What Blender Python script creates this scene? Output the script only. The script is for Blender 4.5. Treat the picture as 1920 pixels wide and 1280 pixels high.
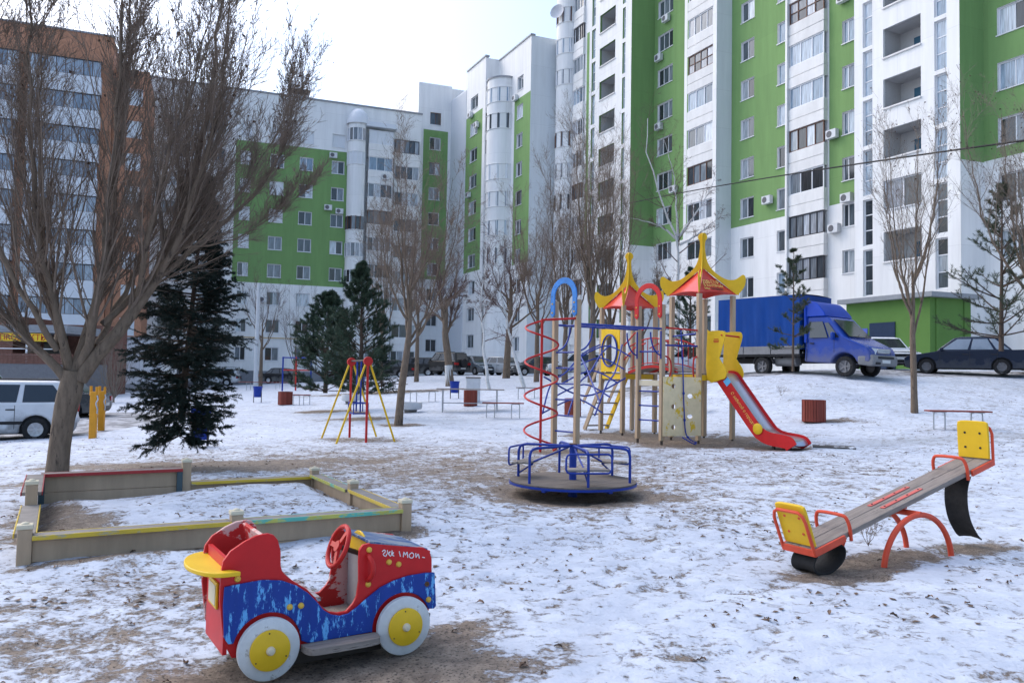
import bpy, bmesh, math, random
import numpy as np
from mathutils import Vector, Matrix, Euler

# ------------------------------------------------------------------ scene, camera, light
scene = bpy.context.scene
for o in list(bpy.data.objects):
    bpy.data.objects.remove(o)
COL = scene.collection
R = math.radians

cam_d = bpy.data.cameras.new('camera')
cam_d.sensor_width = 36.0
cam_d.lens = 36.0 * 1490 / 1920
cam_d.clip_start = 0.1
cam_d.clip_end = 3000
cam = bpy.data.objects.new('camera', cam_d)
COL.objects.link(cam)
cam.matrix_world = Matrix.Translation((0, 0, 1.5)) @ Matrix.Rotation(R(90) + math.atan(65 / 1490), 4, 'X') @ Matrix.Rotation(R(1.0), 4, 'Z')
scene.camera = cam

SUN_EL, SUN_AZ = 45.0, 304.0       # veiled sun ahead and to the left, behind the blocks
world = bpy.data.worlds.new('World')
scene.world = world
world.use_nodes = True
wn = world.node_tree
sky = wn.nodes.new('ShaderNodeTexSky')
sky.sky_type = 'NISHITA'
sky.sun_disc = False
sky.sun_elevation = R(SUN_EL)
sky.sun_rotation = R(SUN_AZ)
sky.altitude = 100
sky.air_density = 1.15
sky.dust_density = 4.0
sky.ozone_density = 4.0
bg = wn.nodes['Background']
bg.inputs['Strength'].default_value = 0.15
wn.links.new(sky.outputs[0], bg.inputs['Color'])

sun_d = bpy.data.lights.new('sun', 'SUN')
sun_d.energy = 0.5
sun_d.angle = R(165)
sun_d.color = (1.0, 0.97, 0.94)
sun = bpy.data.objects.new('sun', sun_d)
COL.objects.link(sun)
az = R(SUN_AZ)
sdir = Vector((math.sin(az) * math.cos(R(SUN_EL)), math.cos(az) * math.cos(R(SUN_EL)), math.sin(R(SUN_EL))))
sun.rotation_euler = (-sdir).to_track_quat('-Z', 'Y').to_euler()
sun.location = sdir * 100

scene.view_settings.view_transform = 'Standard'
scene.view_settings.look = 'None'
scene.view_settings.exposure = 1.1
scene.view_settings.gamma = 1.0
scene.view_settings.use_curve_mapping = False
scene.render.resolution_x, scene.render.resolution_y = 1024, 682

# ------------------------------------------------------------------ helpers
rnd = random.Random(7)
NP = np.random.default_rng(11)

def tag(o, label=None, cat=None, group=None, kind=None):
    if label: o['label'] = label
    if cat: o['category'] = cat
    if group: o['group'] = group
    if kind: o['kind'] = kind
    return o

def empty(name, loc=(0, 0, 0), rz=0.0, label=None, cat=None, group=None, parent=None, rot=None):
    o = bpy.data.objects.new(name, None)
    o.empty_display_size = 0.2
    COL.objects.link(o)
    o.location = loc
    o.rotation_euler = rot if rot else (0, 0, rz)
    o.parent = parent
    return tag(o, label, cat, group)

def link(name, me, parent=None, loc=(0, 0, 0), rot=(0, 0, 0)):
    o = bpy.data.objects.new(name, me)
    COL.objects.link(o)
    o.parent = parent
    o.location = loc
    o.rotation_euler = rot
    return o

def copy_tree(o, parent=None):
    c = o.copy()
    COL.objects.link(c)
    c.parent = parent
    for ch in list(o.children):
        copy_tree(ch, c)
    return c

MATS = {}
def mat(name, col, rough=0.6, var=0.12, scale=6.0, bump=0.0, bscale=40.0, metal=0.0, wear=None, wthr=0.6, wscale=14.0,
        spec=0.25, stretch=(1, 1, 1), rand=0.0, world_co=False):
    """principled material: noise tint, optional chipped second colour, optional bump"""
    if name in MATS: return MATS[name]
    m = bpy.data.materials.new(name)
    MATS[name] = m
    m.use_nodes = True
    nt = m.node_tree; N = nt.nodes; L = nt.links
    b = N['Principled BSDF']
    b.inputs['Roughness'].default_value = rough
    b.inputs['Metallic'].default_value = metal
    b.inputs['Specular IOR Level'].default_value = spec
    tc = N.new('ShaderNodeTexCoord')
    mp = N.new('ShaderNodeMapping'); mp.inputs['Scale'].default_value = stretch
    if world_co:
        ge = N.new('ShaderNodeNewGeometry'); L.new(ge.outputs['Position'], mp.inputs['Vector'])
    else:
        L.new(tc.outputs['Object'], mp.inputs['Vector'])
    nz = N.new('ShaderNodeTexNoise'); nz.inputs['Scale'].default_value = scale; nz.inputs['Detail'].default_value = 6; nz.inputs['Roughness'].default_value = 0.65
    L.new(mp.outputs[0], nz.inputs['Vector'])
    mr = N.new('ShaderNodeMapRange'); mr.inputs['From Min'].default_value = 0.3; mr.inputs['From Max'].default_value = 0.7
    mr.inputs['To Min'].default_value = 1 - var; mr.inputs['To Max'].default_value = 1 + var
    L.new(nz.outputs['Fac'], mr.inputs['Value'])
    mx = N.new('ShaderNodeMix'); mx.data_type = 'RGBA'; mx.blend_type = 'MULTIPLY'; mx.inputs['Factor'].default_value = 1
    mx.inputs['A'].default_value = (*col, 1)
    L.new(mr.outputs[0], mx.inputs['B'])
    out = mx.outputs['Result']
    if rand:
        oi = N.new('ShaderNodeObjectInfo')
        m2 = N.new('ShaderNodeMapRange'); m2.inputs['To Min'].default_value = 1 - rand; m2.inputs['To Max'].default_value = 1 + rand
        L.new(oi.outputs['Random'], m2.inputs['Value'])
        mm = N.new('ShaderNodeMix'); mm.data_type = 'RGBA'; mm.blend_type = 'MULTIPLY'; mm.inputs['Factor'].default_value = 1
        L.new(out, mm.inputs['A']); L.new(m2.outputs[0], mm.inputs['B']); out = mm.outputs['Result']
    if wear:
        n2 = N.new('ShaderNodeTexNoise'); n2.inputs['Scale'].default_value = wscale; n2.inputs['Detail'].default_value = 9; n2.inputs['Roughness'].default_value = 0.72
        L.new(mp.outputs[0], n2.inputs['Vector'])
        cr = N.new('ShaderNodeMapRange'); cr.inputs['From Min'].default_value = wthr; cr.inputs['From Max'].default_value = wthr + 0.035
        L.new(n2.outputs['Fac'], cr.inputs['Value'])
        m3 = N.new('ShaderNodeMix'); m3.data_type = 'RGBA'
        L.new(cr.outputs[0], m3.inputs['Factor']); L.new(out, m3.inputs['A']); m3.inputs['B'].default_value = (*wear, 1)
        out = m3.outputs['Result']
    L.new(out, b.inputs['Base Color'])
    if bump:
        n4 = N.new('ShaderNodeTexNoise'); n4.inputs['Scale'].default_value = bscale; n4.inputs['Detail'].default_value = 5
        L.new(mp.outputs[0], n4.inputs['Vector'])
        bp = N.new('ShaderNodeBump'); bp.inputs['Strength'].default_value = bump; bp.inputs['Distance'].default_value = 0.02
        L.new(n4.outputs['Fac'], bp.inputs['Height']); L.new(bp.outputs[0], b.inputs['Normal'])
    return m

class MB:
    """collects shapes into one mesh"""
    def __init__(s): s.v = []; s.f = []; s.m = []
    def add(s, vs, fs, mi=0):
        k = len(s.v); s.v += [tuple(p) for p in vs]
        s.f += [tuple(i + k for i in f) for f in fs]; s.m += [mi] * len(fs)
        return s
    def hexa(s, p, mi=0):      # 8 corners: 4 bottom ring, 4 top ring
        return s.add(p, [(3, 2, 1, 0), (4, 5, 6, 7), (0, 1, 5, 4), (1, 2, 6, 5), (2, 3, 7, 6), (3, 0, 4, 7)], mi)
    def box(s, x0, x1, y0, y1, z0, z1, mi=0):
        return s.hexa([(x0, y0, z0), (x1, y0, z0), (x1, y1, z0), (x0, y1, z0), (x0, y0, z1), (x1, y0, z1), (x1, y1, z1), (x0, y1, z1)], mi)
    def obox(s, c, sx, sy, sz, M=None, mi=0):
        M = M or Matrix.Identity(3); c = Vector(c)
        p = [c + M @ Vector((a * sx / 2, b * sy / 2, d * sz / 2)) for d in (-1, 1) for a, b in ((-1, -1), (1, -1), (1, 1), (-1, 1))]
        return s.hexa(p, mi)
    def beam(s, a, b, w, h, up=(0, 0, 1), mi=0):      # rectangular bar from a to b, w sideways, h along up
        a = Vector(a); b = Vector(b); d = (b - a).normalized(); u = Vector(up)
        sd = d.cross(u).normalized(); u = sd.cross(d).normalized()
        p = [q + sd * x * w / 2 + u * y * h / 2 for q in (a, b) for x, y in ((-1, -1), (1, -1), (1, 1), (-1, 1))]
        return s.hexa(p, mi)
    def tube(s, pts, r, n=8, mi=0, closed=False, caps=True):
        pts = [Vector(p) for p in pts]; m = len(pts)
        rs = r if isinstance(r, (list, tuple)) else [r] * m
        k = len(s.v); ref = None
        for i, p in enumerate(pts):
            if closed: t = pts[(i + 1) % m] - pts[i - 1]
            else: t = pts[min(i + 1, m - 1)] - pts[max(i - 1, 0)]
            t.normalize()
            if ref is None:
                ref = t.orthogonal().normalized()
            else:
                ref = (ref - t * ref.dot(t)).normalized()
            bt = t.cross(ref)
            for j in range(n):
                a = 2 * math.pi * j / n
                s.v.append(tuple(p + (ref * math.cos(a) + bt * math.sin(a)) * rs[i]))
        for i in range(m if closed else m - 1):
            for j in range(n):
                a = k + i * n + j; b = k + i * n + (j + 1) % n
                c = k + ((i + 1) % m) * n + (j + 1) % n; d = k + ((i + 1) % m) * n + j
                s.f.append((a, b, c, d)); s.m.append(mi)
        if caps and not closed:
            s.f.append(tuple(k + j for j in reversed(range(n)))); s.m.append(mi)
            s.f.append(tuple(k + (m - 1) * n + j for j in range(n))); s.m.append(mi)
        return s
    def cyl(s, a, b, r, n=16, mi=0): return s.tube([a, b], r, n, mi)
    def prism(s, outline, O, U, V, t0, t1, mi=0, mside=None):   # outline in (u,v), thick along U x V
        O = Vector(O); U = Vector(U); V = Vector(V); W = U.cross(V).normalized(); n = len(outline); k = len(s.v)
        for t in (t0, t1):
            s.v += [tuple(O + U * u + V * v + W * t) for u, v in outline]
        s.f.append(tuple(k + i for i in reversed(range(n)))); s.m.append(mi)
        s.f.append(tuple(k + n + i for i in range(n))); s.m.append(mi)
        for i in range(n):
            j = (i + 1) % n
            s.f.append((k + i, k + j, k + n + j, k + n + i)); s.m.append(mi if mside is None else mside)
        return s
    def lathe(s, prof, n=24, O=(0, 0, 0), axis=(0, 0, 1), mi=0):      # prof list (r, h)
        A = Vector(axis).normalized(); X = A.orthogonal().normalized(); Y = A.cross(X); O = Vector(O); k = len(s.v); m = len(prof)
        for r_, h in prof:
            for j in range(n):
                a = 2 * math.pi * j / n
                s.v.append(tuple(O + A * h + (X * math.cos(a) + Y * math.sin(a)) * r_))
        for i in range(m - 1):
            for j in range(n):
                s.f.append((k + i * n + j, k + i * n + (j + 1) % n, k + (i + 1) * n + (j + 1) % n, k + (i + 1) * n + j)); s.m.append(mi)
        return s
    def grid(s, P, mi=0):      # P[i][j] points
        k = len(s.v); a = len(P); b = len(P[0])
        for row in P: s.v += [tuple(p) for p in row]
        for i in range(a - 1):
            for j in range(b - 1):
                s.f.append((k + i * b + j, k + i * b + j + 1, k + (i + 1) * b + j + 1, k + (i + 1) * b + j)); s.m.append(mi)
        return s
    def mesh(s, name, mats, smooth=False):
        me = bpy.data.meshes.new(name)
        me.from_pydata(s.v, [], s.f)
        for m in (mats if isinstance(mats, (list, tuple)) else [mats]): me.materials.append(m)
        if len(me.materials) > 1: me.polygons.foreach_set('material_index', s.m)
        if smooth: me.polygons.foreach_set('use_smooth', [True] * len(s.f))
        bm = bmesh.new(); bm.from_mesh(me); bmesh.ops.recalc_face_normals(bm, faces=bm.faces); bm.to_mesh(me); bm.free()
        me.update()
        return me
    def build(s, name, mats, parent=None, loc=(0, 0, 0), rot=(0, 0, 0), smooth=False, bevel=0.0, seg=2, angle=35):
        me = s.mesh(name, mats, smooth or bevel > 0)
        if smooth or bevel > 0:
            try: me.set_sharp_from_angle(angle=R(angle))
            except Exception: pass
        o = link(name, me, parent, loc, rot)
        if bevel > 0:
            b = o.modifiers.new('bevel', 'BEVEL'); b.width = bevel; b.segments = seg; b.limit_method = 'ANGLE'; b.angle_limit = R(30)
            b.harden_normals = False
        return o

def np_mesh(name, V, Fq, mats, smooth=True):
    """mesh from arrays: V (n,3), Fq (m,3 or 4)"""
    V = np.ascontiguousarray(V, np.float32); Fq = np.ascontiguousarray(Fq, np.int32)
    me = bpy.data.meshes.new(name)
    me.vertices.add(len(V)); me.vertices.foreach_set('co', V.ravel())
    k = Fq.shape[1]
    me.loops.add(Fq.size); me.loops.foreach_set('vertex_index', Fq.ravel())
    me.polygons.add(len(Fq)); me.polygons.foreach_set('loop_start', np.arange(0, Fq.size, k, dtype=np.int32))
    if smooth: me.polygons.foreach_set('use_smooth', np.ones(len(Fq), bool))
    for m in (mats if isinstance(mats, (list, tuple)) else [mats]): me.materials.append(m)
    me.update(calc_edges=True)
    return me

def arc(cx, cy, r, a0, a1, n=12):
    return [(cx + r * math.cos(R(a0 + (a1 - a0) * i / n)), cy + r * math.sin(R(a0 + (a1 - a0) * i / n))) for i in range(n + 1)]

def smooth_pts(pts, sub=4, closed=False):      # Catmull-Rom through points (any dimension)
    P = [Vector(p) for p in pts]; n = len(P); out = []
    for i in range(n if closed else n - 1):
        g = lambda j: P[j % n] if closed else P[min(max(j, 0), n - 1)]
        p0, p1, p2, p3 = g(i - 1), g(i), g(i + 1), g(i + 2)
        for k in range(sub):
            t = k / sub
            out.append(tuple(0.5 * ((2 * p1) + (p2 - p0) * t + (2 * p0 - 5 * p1 + 4 * p2 - p3) * t * t + (3 * p1 - p0 - 3 * p2 + p3) * t ** 3)))
    if not closed: out.append(tuple(P[-1]))
    return out

# ------------------------------------------------------------------ terrain height
CP = np.array([
    (-8, 0, 0), (0, 0, 0), (8, 0, 0), (-6, 5, 0), (0, 5, 0), (6, 5, 0), (-3, 8.5, 0), (-9, 9, -.05), (9, 9, .05), (.8, 10.4, .03),
    (-5.2, 12.5, 0), (5, 12.5, .05), (4.5, 18.9, .05), (2.8, 20.6, .05), (1.1, 15.9, .04), (6.25, 17.3, .07), (-3.6, 18.7, -.05),
    (-3.3, 23.8, -.03), (-13.1, 21.5, -.4), (-10.6, 20.3, -.25), (-12, 23.4, -.28), (8.1, 21.3, .43), (10.7, 19.1, .41), (14.5, 19, .5), (12, 14, .2),
    (8.8, 25, 1.12), (11.2, 22.2, .66), (12.3, 28.6, 1.67), (8.5, 28.8, 1.62), (16, 31, 1.9), (22, 31, 1.95), (18, 25.5, 1.2), (9, 29.5, 1.68),
    (-.2, 25.8, .15), (-1.5, 28.5, .24), (-7.2, 30.8, 0), (-5, 26.5, 0), (-10, 35, .05), (4, 27, .35), (5.5, 25, .42),
    (-1, 40, .86), (.8, 40, .9), (-3.2, 45, .9), (3, 50, 1.4), (-6, 62, 1.5), (-1, 62, 1.55), (4, 62, 1.6), (10, 45, 1.7),
    (-29, 85, .1), (-14, 60, .7), (-20, 40, -.2), (-27, 55, -.1), (-30, 35, -.4), (-22, 24, -.45), (-16, 12, -.2),
    (30, 45, 1.9), (20, 60, 1.8), (0, 100, 1.6), (-60, 100, 0), (60, 100, 2), (-60, 20, -.4), (60, 20, 1.8), (0, 200, 1.6), (-150, 200, 0.2), (150, 200, 2), (40, 0, .8), (-40, 0, -.3)], float)
def _phi(r2): return np.where(r2 > 1e-9, 0.5 * r2 * np.log(np.maximum(r2, 1e-9)), 0.0)
_S = 10.0
_c = CP[:, :2] / _S
_K = _phi(((_c[:, None] - _c[None]) ** 2).sum(-1)) + np.eye(len(CP)) * 0.03
_Pm = np.hstack([np.ones((len(CP), 1)), _c])
_A = np.block([[_K, _Pm], [_Pm.T, np.zeros((3, 3))]])
_w = np.linalg.solve(_A, np.concatenate([CP[:, 2], np.zeros(3)]))
def gz(x, y):
    p = np.stack([np.atleast_1d(np.asarray(x, float)), np.atleast_1d(np.asarray(y, float))], -1) / _S
    out = np.zeros(len(p))
    for i in range(0, len(p), 20000):
        q = p[i:i + 20000]
        out[i:i + 20000] = _phi(((q[:, None] - _c[None]) ** 2).sum(-1)) @ _w[:len(CP)] + _w[len(CP)] + q @ _w[len(CP) + 1:]
    out = np.clip(out, -.6, 2.2)
    return out if np.ndim(x) else float(out[0])
def G(x, y, dz=0.0): return (x, y, gz(x, y) + dz)
# ------------------------------------------------------------------ noise for relief
def vnoise(x, y, seed=0):
    xi = np.floor(x).astype(np.int64); yi = np.floor(y).astype(np.int64); fx = x - xi; fy = y - yi
    def h(a, b):
        n = (a * 374761393 + b * 668265263 + seed * 1442695041) & 0xffffffff
        n = ((n ^ (n >> 13)) * 1274126177) & 0xffffffff
        return ((n ^ (n >> 16)) & 0xffff) / 65535.0
    u = fx * fx * (3 - 2 * fx); v = fy * fy * (3 - 2 * fy)
    return (h(xi, yi) * (1 - u) + h(xi + 1, yi) * u) * (1 - v) + (h(xi, yi + 1) * (1 - u) + h(xi + 1, yi + 1) * u) * v

# ------------------------------------------------------------------ ground
SB_O = np.array([-3.70, 6.14]); SB_U = np.array([.869, .494]); SB_V = np.array([-.494, .869]); SB_L = 3.11     # sandbox square
def spread(start, g, lim):
    out = [0.0]; s = start
    while out[-1] < lim: out.append(out[-1] + s); s *= g
    return np.array(out)
gx = spread(.05, 1.019, 230); gx = np.concatenate([-gx[:0:-1], gx])
gy = np.concatenate([[-60, -30, -15, -8, -4, -1.5, 0, 1, 1.7], 2.2 + spread(.036, 1.0122, 420)])
XX, YY = np.meshgrid(gx, gy)
xf, yf = XX.ravel(), YY.ravel()
hz = gz(xf, yf)
near = np.clip(1.3 - np.abs(yf - 6) / 60, .25, 1)
hz += near * (.034 * (vnoise(xf * .9, yf * .9, 1) - .5) + .026 * (vnoise(xf * 2.6, yf * 2.6, 2) - .5)
              + .018 * (vnoise(xf * 6.5, yf * 6.5, 3) - .5) + .010 * (vnoise(xf * 14, yf * 14, 4) - .5))
su = (xf - SB_O[0]) * SB_U[0] + (yf - SB_O[1]) * SB_U[1]; sv = (xf - SB_O[0]) * SB_V[0] + (yf - SB_O[1]) * SB_V[1]
sst = lambda a, b, t: np.clip((t - a) / (b - a), 0, 1) ** 2 * (3 - 2 * np.clip((t - a) / (b - a), 0, 1))
inside = sst(.02, .3, su) * sst(.02, .3, SB_L - su) * sst(.02, .3, sv) * sst(.02, .3, SB_L - sv)
hz += inside * (.07 + .10 * np.exp(-((su - 2.0) ** 2 + (sv - 2.1) ** 2) / .8) + .06 * (vnoise(xf * 2, yf * 2, 9) - .4))
hz += .07 * np.exp(-((su - .8) ** 2 / .25 + (sv + .28) ** 2 / .03))       # snow heaped against the front board
for px, py, r_, d_ in ((.82, 10.4, 1.05, -.085), (2.55, 6.47, .45, -.03), (3.36, 6.96, .6, -.02), (-1.0, 4.25, .6, -.02)):
    hz += d_ * np.exp(-((xf - px) ** 2 + (yf - py) ** 2) / r_ ** 2)
# footprints and trodden dents
H2 = hz.reshape(len(gy), len(gx)); FOOT = np.zeros_like(H2); rf_ = random.Random(77)
def dent(x, y, a, l_, w, dp):
    j0, j1 = np.searchsorted(gx, [x - .25, x + .25]); i0, i1 = np.searchsorted(gy, [y - .25, y + .25])
    if j1 - j0 < 3 or i1 - i0 < 3: return
    X_ = gx[j0:j1][None] - x; Y_ = gy[i0:i1][:, None] - y; c, s_ = math.cos(a), math.sin(a)
    q = ((X_ * c + Y_ * s_) / l_) ** 2 + ((-X_ * s_ + Y_ * c) / w) ** 2
    H2[i0:i1, j0:j1] += -dp * np.exp(-q ** 2) + dp * .45 * np.exp(-((q - 2.2) / .9) ** 2)
    FOOT[i0:i1, j0:j1] = np.maximum(FOOT[i0:i1, j0:j1], np.exp(-q ** 2) * rf_.uniform(.0, .30))
for _ in range(70):      # trails of steps
    x, y = rf_.uniform(-6, 6), rf_.uniform(2.8, 13); a = rf_.uniform(0, 6.28)
    for k in range(rf_.randint(5, 16)):
        a += rf_.uniform(-.15, .15); x += .33 * math.cos(a); y += .33 * math.sin(a); sd_ = .07 if k % 2 else -.07
        if y > 2.5: dent(x - sd_ * math.sin(a), y + sd_ * math.cos(a), a, .125, .05, rf_.uniform(.010, .026))
hz = H2.ravel()
D = np.zeros_like(xf)
def spot(x, y, rx, ry, a=0, s=1.0):
    global D
    c, n_ = math.cos(R(a)), math.sin(R(a)); u = (xf - x) * c + (yf - y) * n_; v = -(xf - x) * n_ + (yf - y) * c
    w = 1 + .5 * (vnoise(xf * 3.1, yf * 3.1, 21) - .5) + .35 * (vnoise(xf * 9, yf * 9, 22) - .5)
    q = np.sqrt((u / rx) ** 2 + (v / ry) ** 2) * w
    D = np.maximum(D, s * np.clip(1.45 - q * .95, 0, 1))
spot(-.92, 4.02, .9, .46, 30); spot(-.35, 4.15, .5, .28, 20, .8)                      # under the toy car
spot(.85, 10.25, 1.12, .95, 0, 1)                                               # merry-go-round hollow
spot(2.75, 6.45, .62, .3, 30, 1); spot(3.3, 6.9, .55, .25, 30, .75); spot(4.25, 7.35, .5, .22, 20, .8)    # seesaw
spot(4.3, 18.4, 1.5, 1.1, 20, 1); spot(3.1, 19.8, 1.7, 1.2, -40, .9); spot(5.5, 17.4, 1.0, .5, -45, .9); spot(1.0, 15.5, 1.0, .7, 0, .75)
spot(-5.0, 12.7, 2.0, .8, 5, .8); spot(-3.2, 13.4, 1.5, .45, 5, .6); spot(-5.9, 10.5, .8, .5, 0, .5)
spot(-4.6, 8.0, .35, .8, 30, .6); spot(-1.1, 7.6, .3, .25, 0, .8); spot(-4.0, 7.3, .45, .4, 30, .8); spot(-3.2, 6.2, .5, .12, 30, .7)
spot(-3.3, 23.8, .6, .4, 0, .9); spot(-7.2, 30.8, .9, .6, 0, .9); spot(-5, 26.5, 1, .6, 0, .8); spot(-3.6, 18.7, 1.2, .8, 0, .45)
spot(8.7, 21.2, .6, .3, 0, .6); spot(-6.7, 41, 4, 1.2, 0, .6)
# the trampled middle of the yard, and the slopes
tr = .34 * np.exp(-((yf - 12.5) / 3.4) ** 2) * np.exp(-((xf + .5) / 6) ** 2) + .22 * np.exp(-((yf - 4.5) / 1.6) ** 2) * np.exp(-((xf + 2.6) / 1.5) ** 2)
tr += .10 * np.exp(-((yf - 17) / 3) ** 2) + .12 * (vnoise(xf * .35, yf * .35, 5) - .4)
D = np.clip(np.maximum(D * .86, tr) + FOOT.ravel() * .9, 0, 1)
ICE = np.exp(-((yf - (17.6 + .12 * (xf - 8))) / .5) ** 2) * np.clip((xf - 6.3) / 1.5, 0, 1) + .8 * np.exp(-((yf - 25.2) / .9) ** 2) * np.clip((1.5 - xf) / 3, 0, 1) * np.clip((xf + 6) / 3, 0, 1)
ROAD = np.clip(np.exp(-((yf - (30.4 + .06 * xf)) / 2.0) ** 4) * np.clip((xf - 3) / 2, 0, 1) + np.clip((-11.0 - xf) / 1.2, 0, 1) * np.clip((yf - 20) / 1, 0, 1) * np.clip((34 - yf) / 3, 0, 1), 0, 1)
ny, nx = XX.shape
idx = np.arange(nx * ny).reshape(ny, nx)
Fq = np.stack([idx[:-1, :-1], idx[:-1, 1:], idx[1:, 1:], idx[1:, :-1]], -1).reshape(-1, 4)

gm = bpy.data.materials.new('trampled_snow')
gm.use_nodes = True
nt = gm.node_tree; N = nt.nodes; L = nt.links
b = N['Principled BSDF']; b.inputs['Specular IOR Level'].default_value = .3
ge = N.new('ShaderNodeNewGeometry')
def noise(scale, detail=8, rough=.65, dist=0.0):
    n = N.new('ShaderNodeTexNoise'); n.inputs['Scale'].default_value = scale; n.inputs['Detail'].default_value = detail
    n.inputs['Roughness'].default_value = rough; n.inputs['Distortion'].default_value = dist
    L.new(ge.outputs['Position'], n.inputs['Vector']); return n.outputs['Fac']
def math_(op, a, b_=None, c=None, clamp=False):
    n = N.new('ShaderNodeMath'); n.operation = op; n.use_clamp = clamp
    for i, v in enumerate((a, b_, c)):
        if v is None: continue
        if isinstance(v, (int, float)): n.inputs[i].default_value = v
        else: L.new(v, n.inputs[i])
    return n.outputs[0]
def mixc(f, a, b_):
    n = N.new('ShaderNodeMix'); n.data_type = 'RGBA'
    if isinstance(f, (int, float)): n.inputs['Factor'].default_value = f
    else: L.new(f, n.inputs['Factor'])
    for k, v in (('A', a), ('B', b_)):
        if isinstance(v, tuple): n.inputs[k].default_value = (*v, 1)
        else: L.new(v, n.inputs[k])
    return n.outputs['Result']
def rng(v, a, b_, c=0.0, d=1.0):
    n = N.new('ShaderNodeMapRange'); n.interpolation_type = 'SMOOTHSTEP'
    for k, q in (('Value', v), ('From Min', a), ('From Max', b_), ('To Min', c), ('To Max', d)):
        if isinstance(q, (int, float)): n.inputs[k].default_value = q
        else: L.new(q, n.inputs[k])
    return n.outputs[0]
def attr(nm):
    n = N.new('ShaderNodeAttribute'); n.attribute_name = nm; return n.outputs['Fac']
nA, nB, nC = noise(1.7, 6, .6, .6), noise(8.5, 7, .72, .5), noise(30, 6, .75)
m_ = math_('ADD', math_('ADD', math_('MULTIPLY', nA, .22), math_('MULTIPLY', nB, .44)), math_('MULTIPLY', nC, .34))
th = math_('MULTIPLY_ADD', attr('bare'), .31, .378)
snow = rng(m_, th, math_('ADD', th, .085))
dirt = mixc(rng(noise(9, 8), .35, .65), (.135, .105, .082), (.25, .20, .155))
dirt = mixc(rng(noise(55, 4), .52, .62), dirt, (.05, .04, .032))
sn = mixc(rng(noise(3.3, 7), .3, .7), (.46, .50, .57), (.59, .63, .70))
sn = mixc(rng(nB, .36, .47), (.36, .375, .41), sn)
sn = mixc(rng(noise(1.1, 5, .6, .8), .42, .68, 0, .55), sn, (.40, .44, .52))
sn = mixc(math_('MULTIPLY', attr('ice'), .75), sn, (.42, .45, .50))
rd = mixc(rng(noise(2.2, 6), .38, .6), (.12, .12, .125), (.42, .43, .46))
out = mixc(snow, dirt, sn)
out = mixc(rng(math_('ADD', attr('road'), math_('MULTIPLY', math_('SUBTRACT', nB, .5), .7)), .45, .6), out, rd)
L.new(out, b.inputs['Base Color'])
L.new(math_('MULTIPLY_ADD', attr('ice'), -.4, .72), b.inputs['Roughness'])
bp = N.new('ShaderNodeBump'); bp.inputs['Strength'].default_value = .55; bp.inputs['Distance'].default_value = .035
hgt = math_('ADD', math_('MULTIPLY', snow, .5), math_('ADD', math_('MULTIPLY', noise(11, 6, .6), .8), math_('MULTIPLY', noise(38, 5, .6), .35)))
L.new(hgt, bp.inputs['Height']); L.new(bp.outputs[0], b.inputs['Normal'])

me = np_mesh('ground', np.stack([xf, yf, hz], -1), Fq, gm)
for nm, arr in (('bare', D), ('ice', np.clip(ICE, 0, 1)), ('road', ROAD)):
    a = me.attributes.new(nm, 'FLOAT', 'POINT'); a.data.foreach_set('value', arr.astype(np.float32))
ground = link('ground', me)
tag(ground, 'trampled patchy snow over brown sandy soil across the whole yard', 'ground', kind='structure')
_H = hz.reshape(ny, nx)
def gsurf(x, y):      # height of the built surface (with relief)
    i = int(np.clip(np.searchsorted(gy, y) - 1, 0, ny - 2)); j = int(np.clip(np.searchsorted(gx, x) - 1, 0, nx - 2))
    fx = (x - gx[j]) / (gx[j + 1] - gx[j]); fy = (y - gy[i]) / (gy[i + 1] - gy[i])
    return float((_H[i, j] * (1 - fx) + _H[i, j + 1] * fx) * (1 - fy) + (_H[i + 1, j] * (1 - fx) + _H[i + 1, j + 1] * fx) * fy)

# ------------------------------------------------------------------ buildings
U1 = Vector((.93335, .35898, 0)); U2 = Vector((.44002, -.89799, 0))
GREEN = mat('green_render', (.185, .315, .115), .85, .10, 1.6, .15, 20, stretch=(1, 1, .12))
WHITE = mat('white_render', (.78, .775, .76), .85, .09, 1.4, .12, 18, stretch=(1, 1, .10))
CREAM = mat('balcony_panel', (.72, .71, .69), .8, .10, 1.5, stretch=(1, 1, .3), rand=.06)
SHADEDW = mat('shaded_white_render', (.63, .66, .67), .85, .08, 1.4, stretch=(1, 1, .10))  # white render toned down: shade of the turned side faces put into the colour
BRICK = mat('orange_brick', (.46, .225, .135), .85, .18, 3.0, .2, 30)
PVC = mat('white_plastic_frame', (.72, .73, .75), .35, .03)
WOODF = mat('brown_wood_frame', (.13, .065, .045), .5, .2)
DARKF = mat('dark_frame', (.035, .035, .04), .45, .2)
ROOFM = mat('grey_roof_metal', (.28, .29, .31), .5, .1)
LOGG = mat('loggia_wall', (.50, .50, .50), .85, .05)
BLUED = mat('blue_door', (.02, .10, .17), .4, .1)
SHEET = mat('white_sheet_panel', (.66, .68, .71), .4, .03)
PANELB = mat('blue_tinted_glass', (.03, .12, .18), .08, .1)

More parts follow.
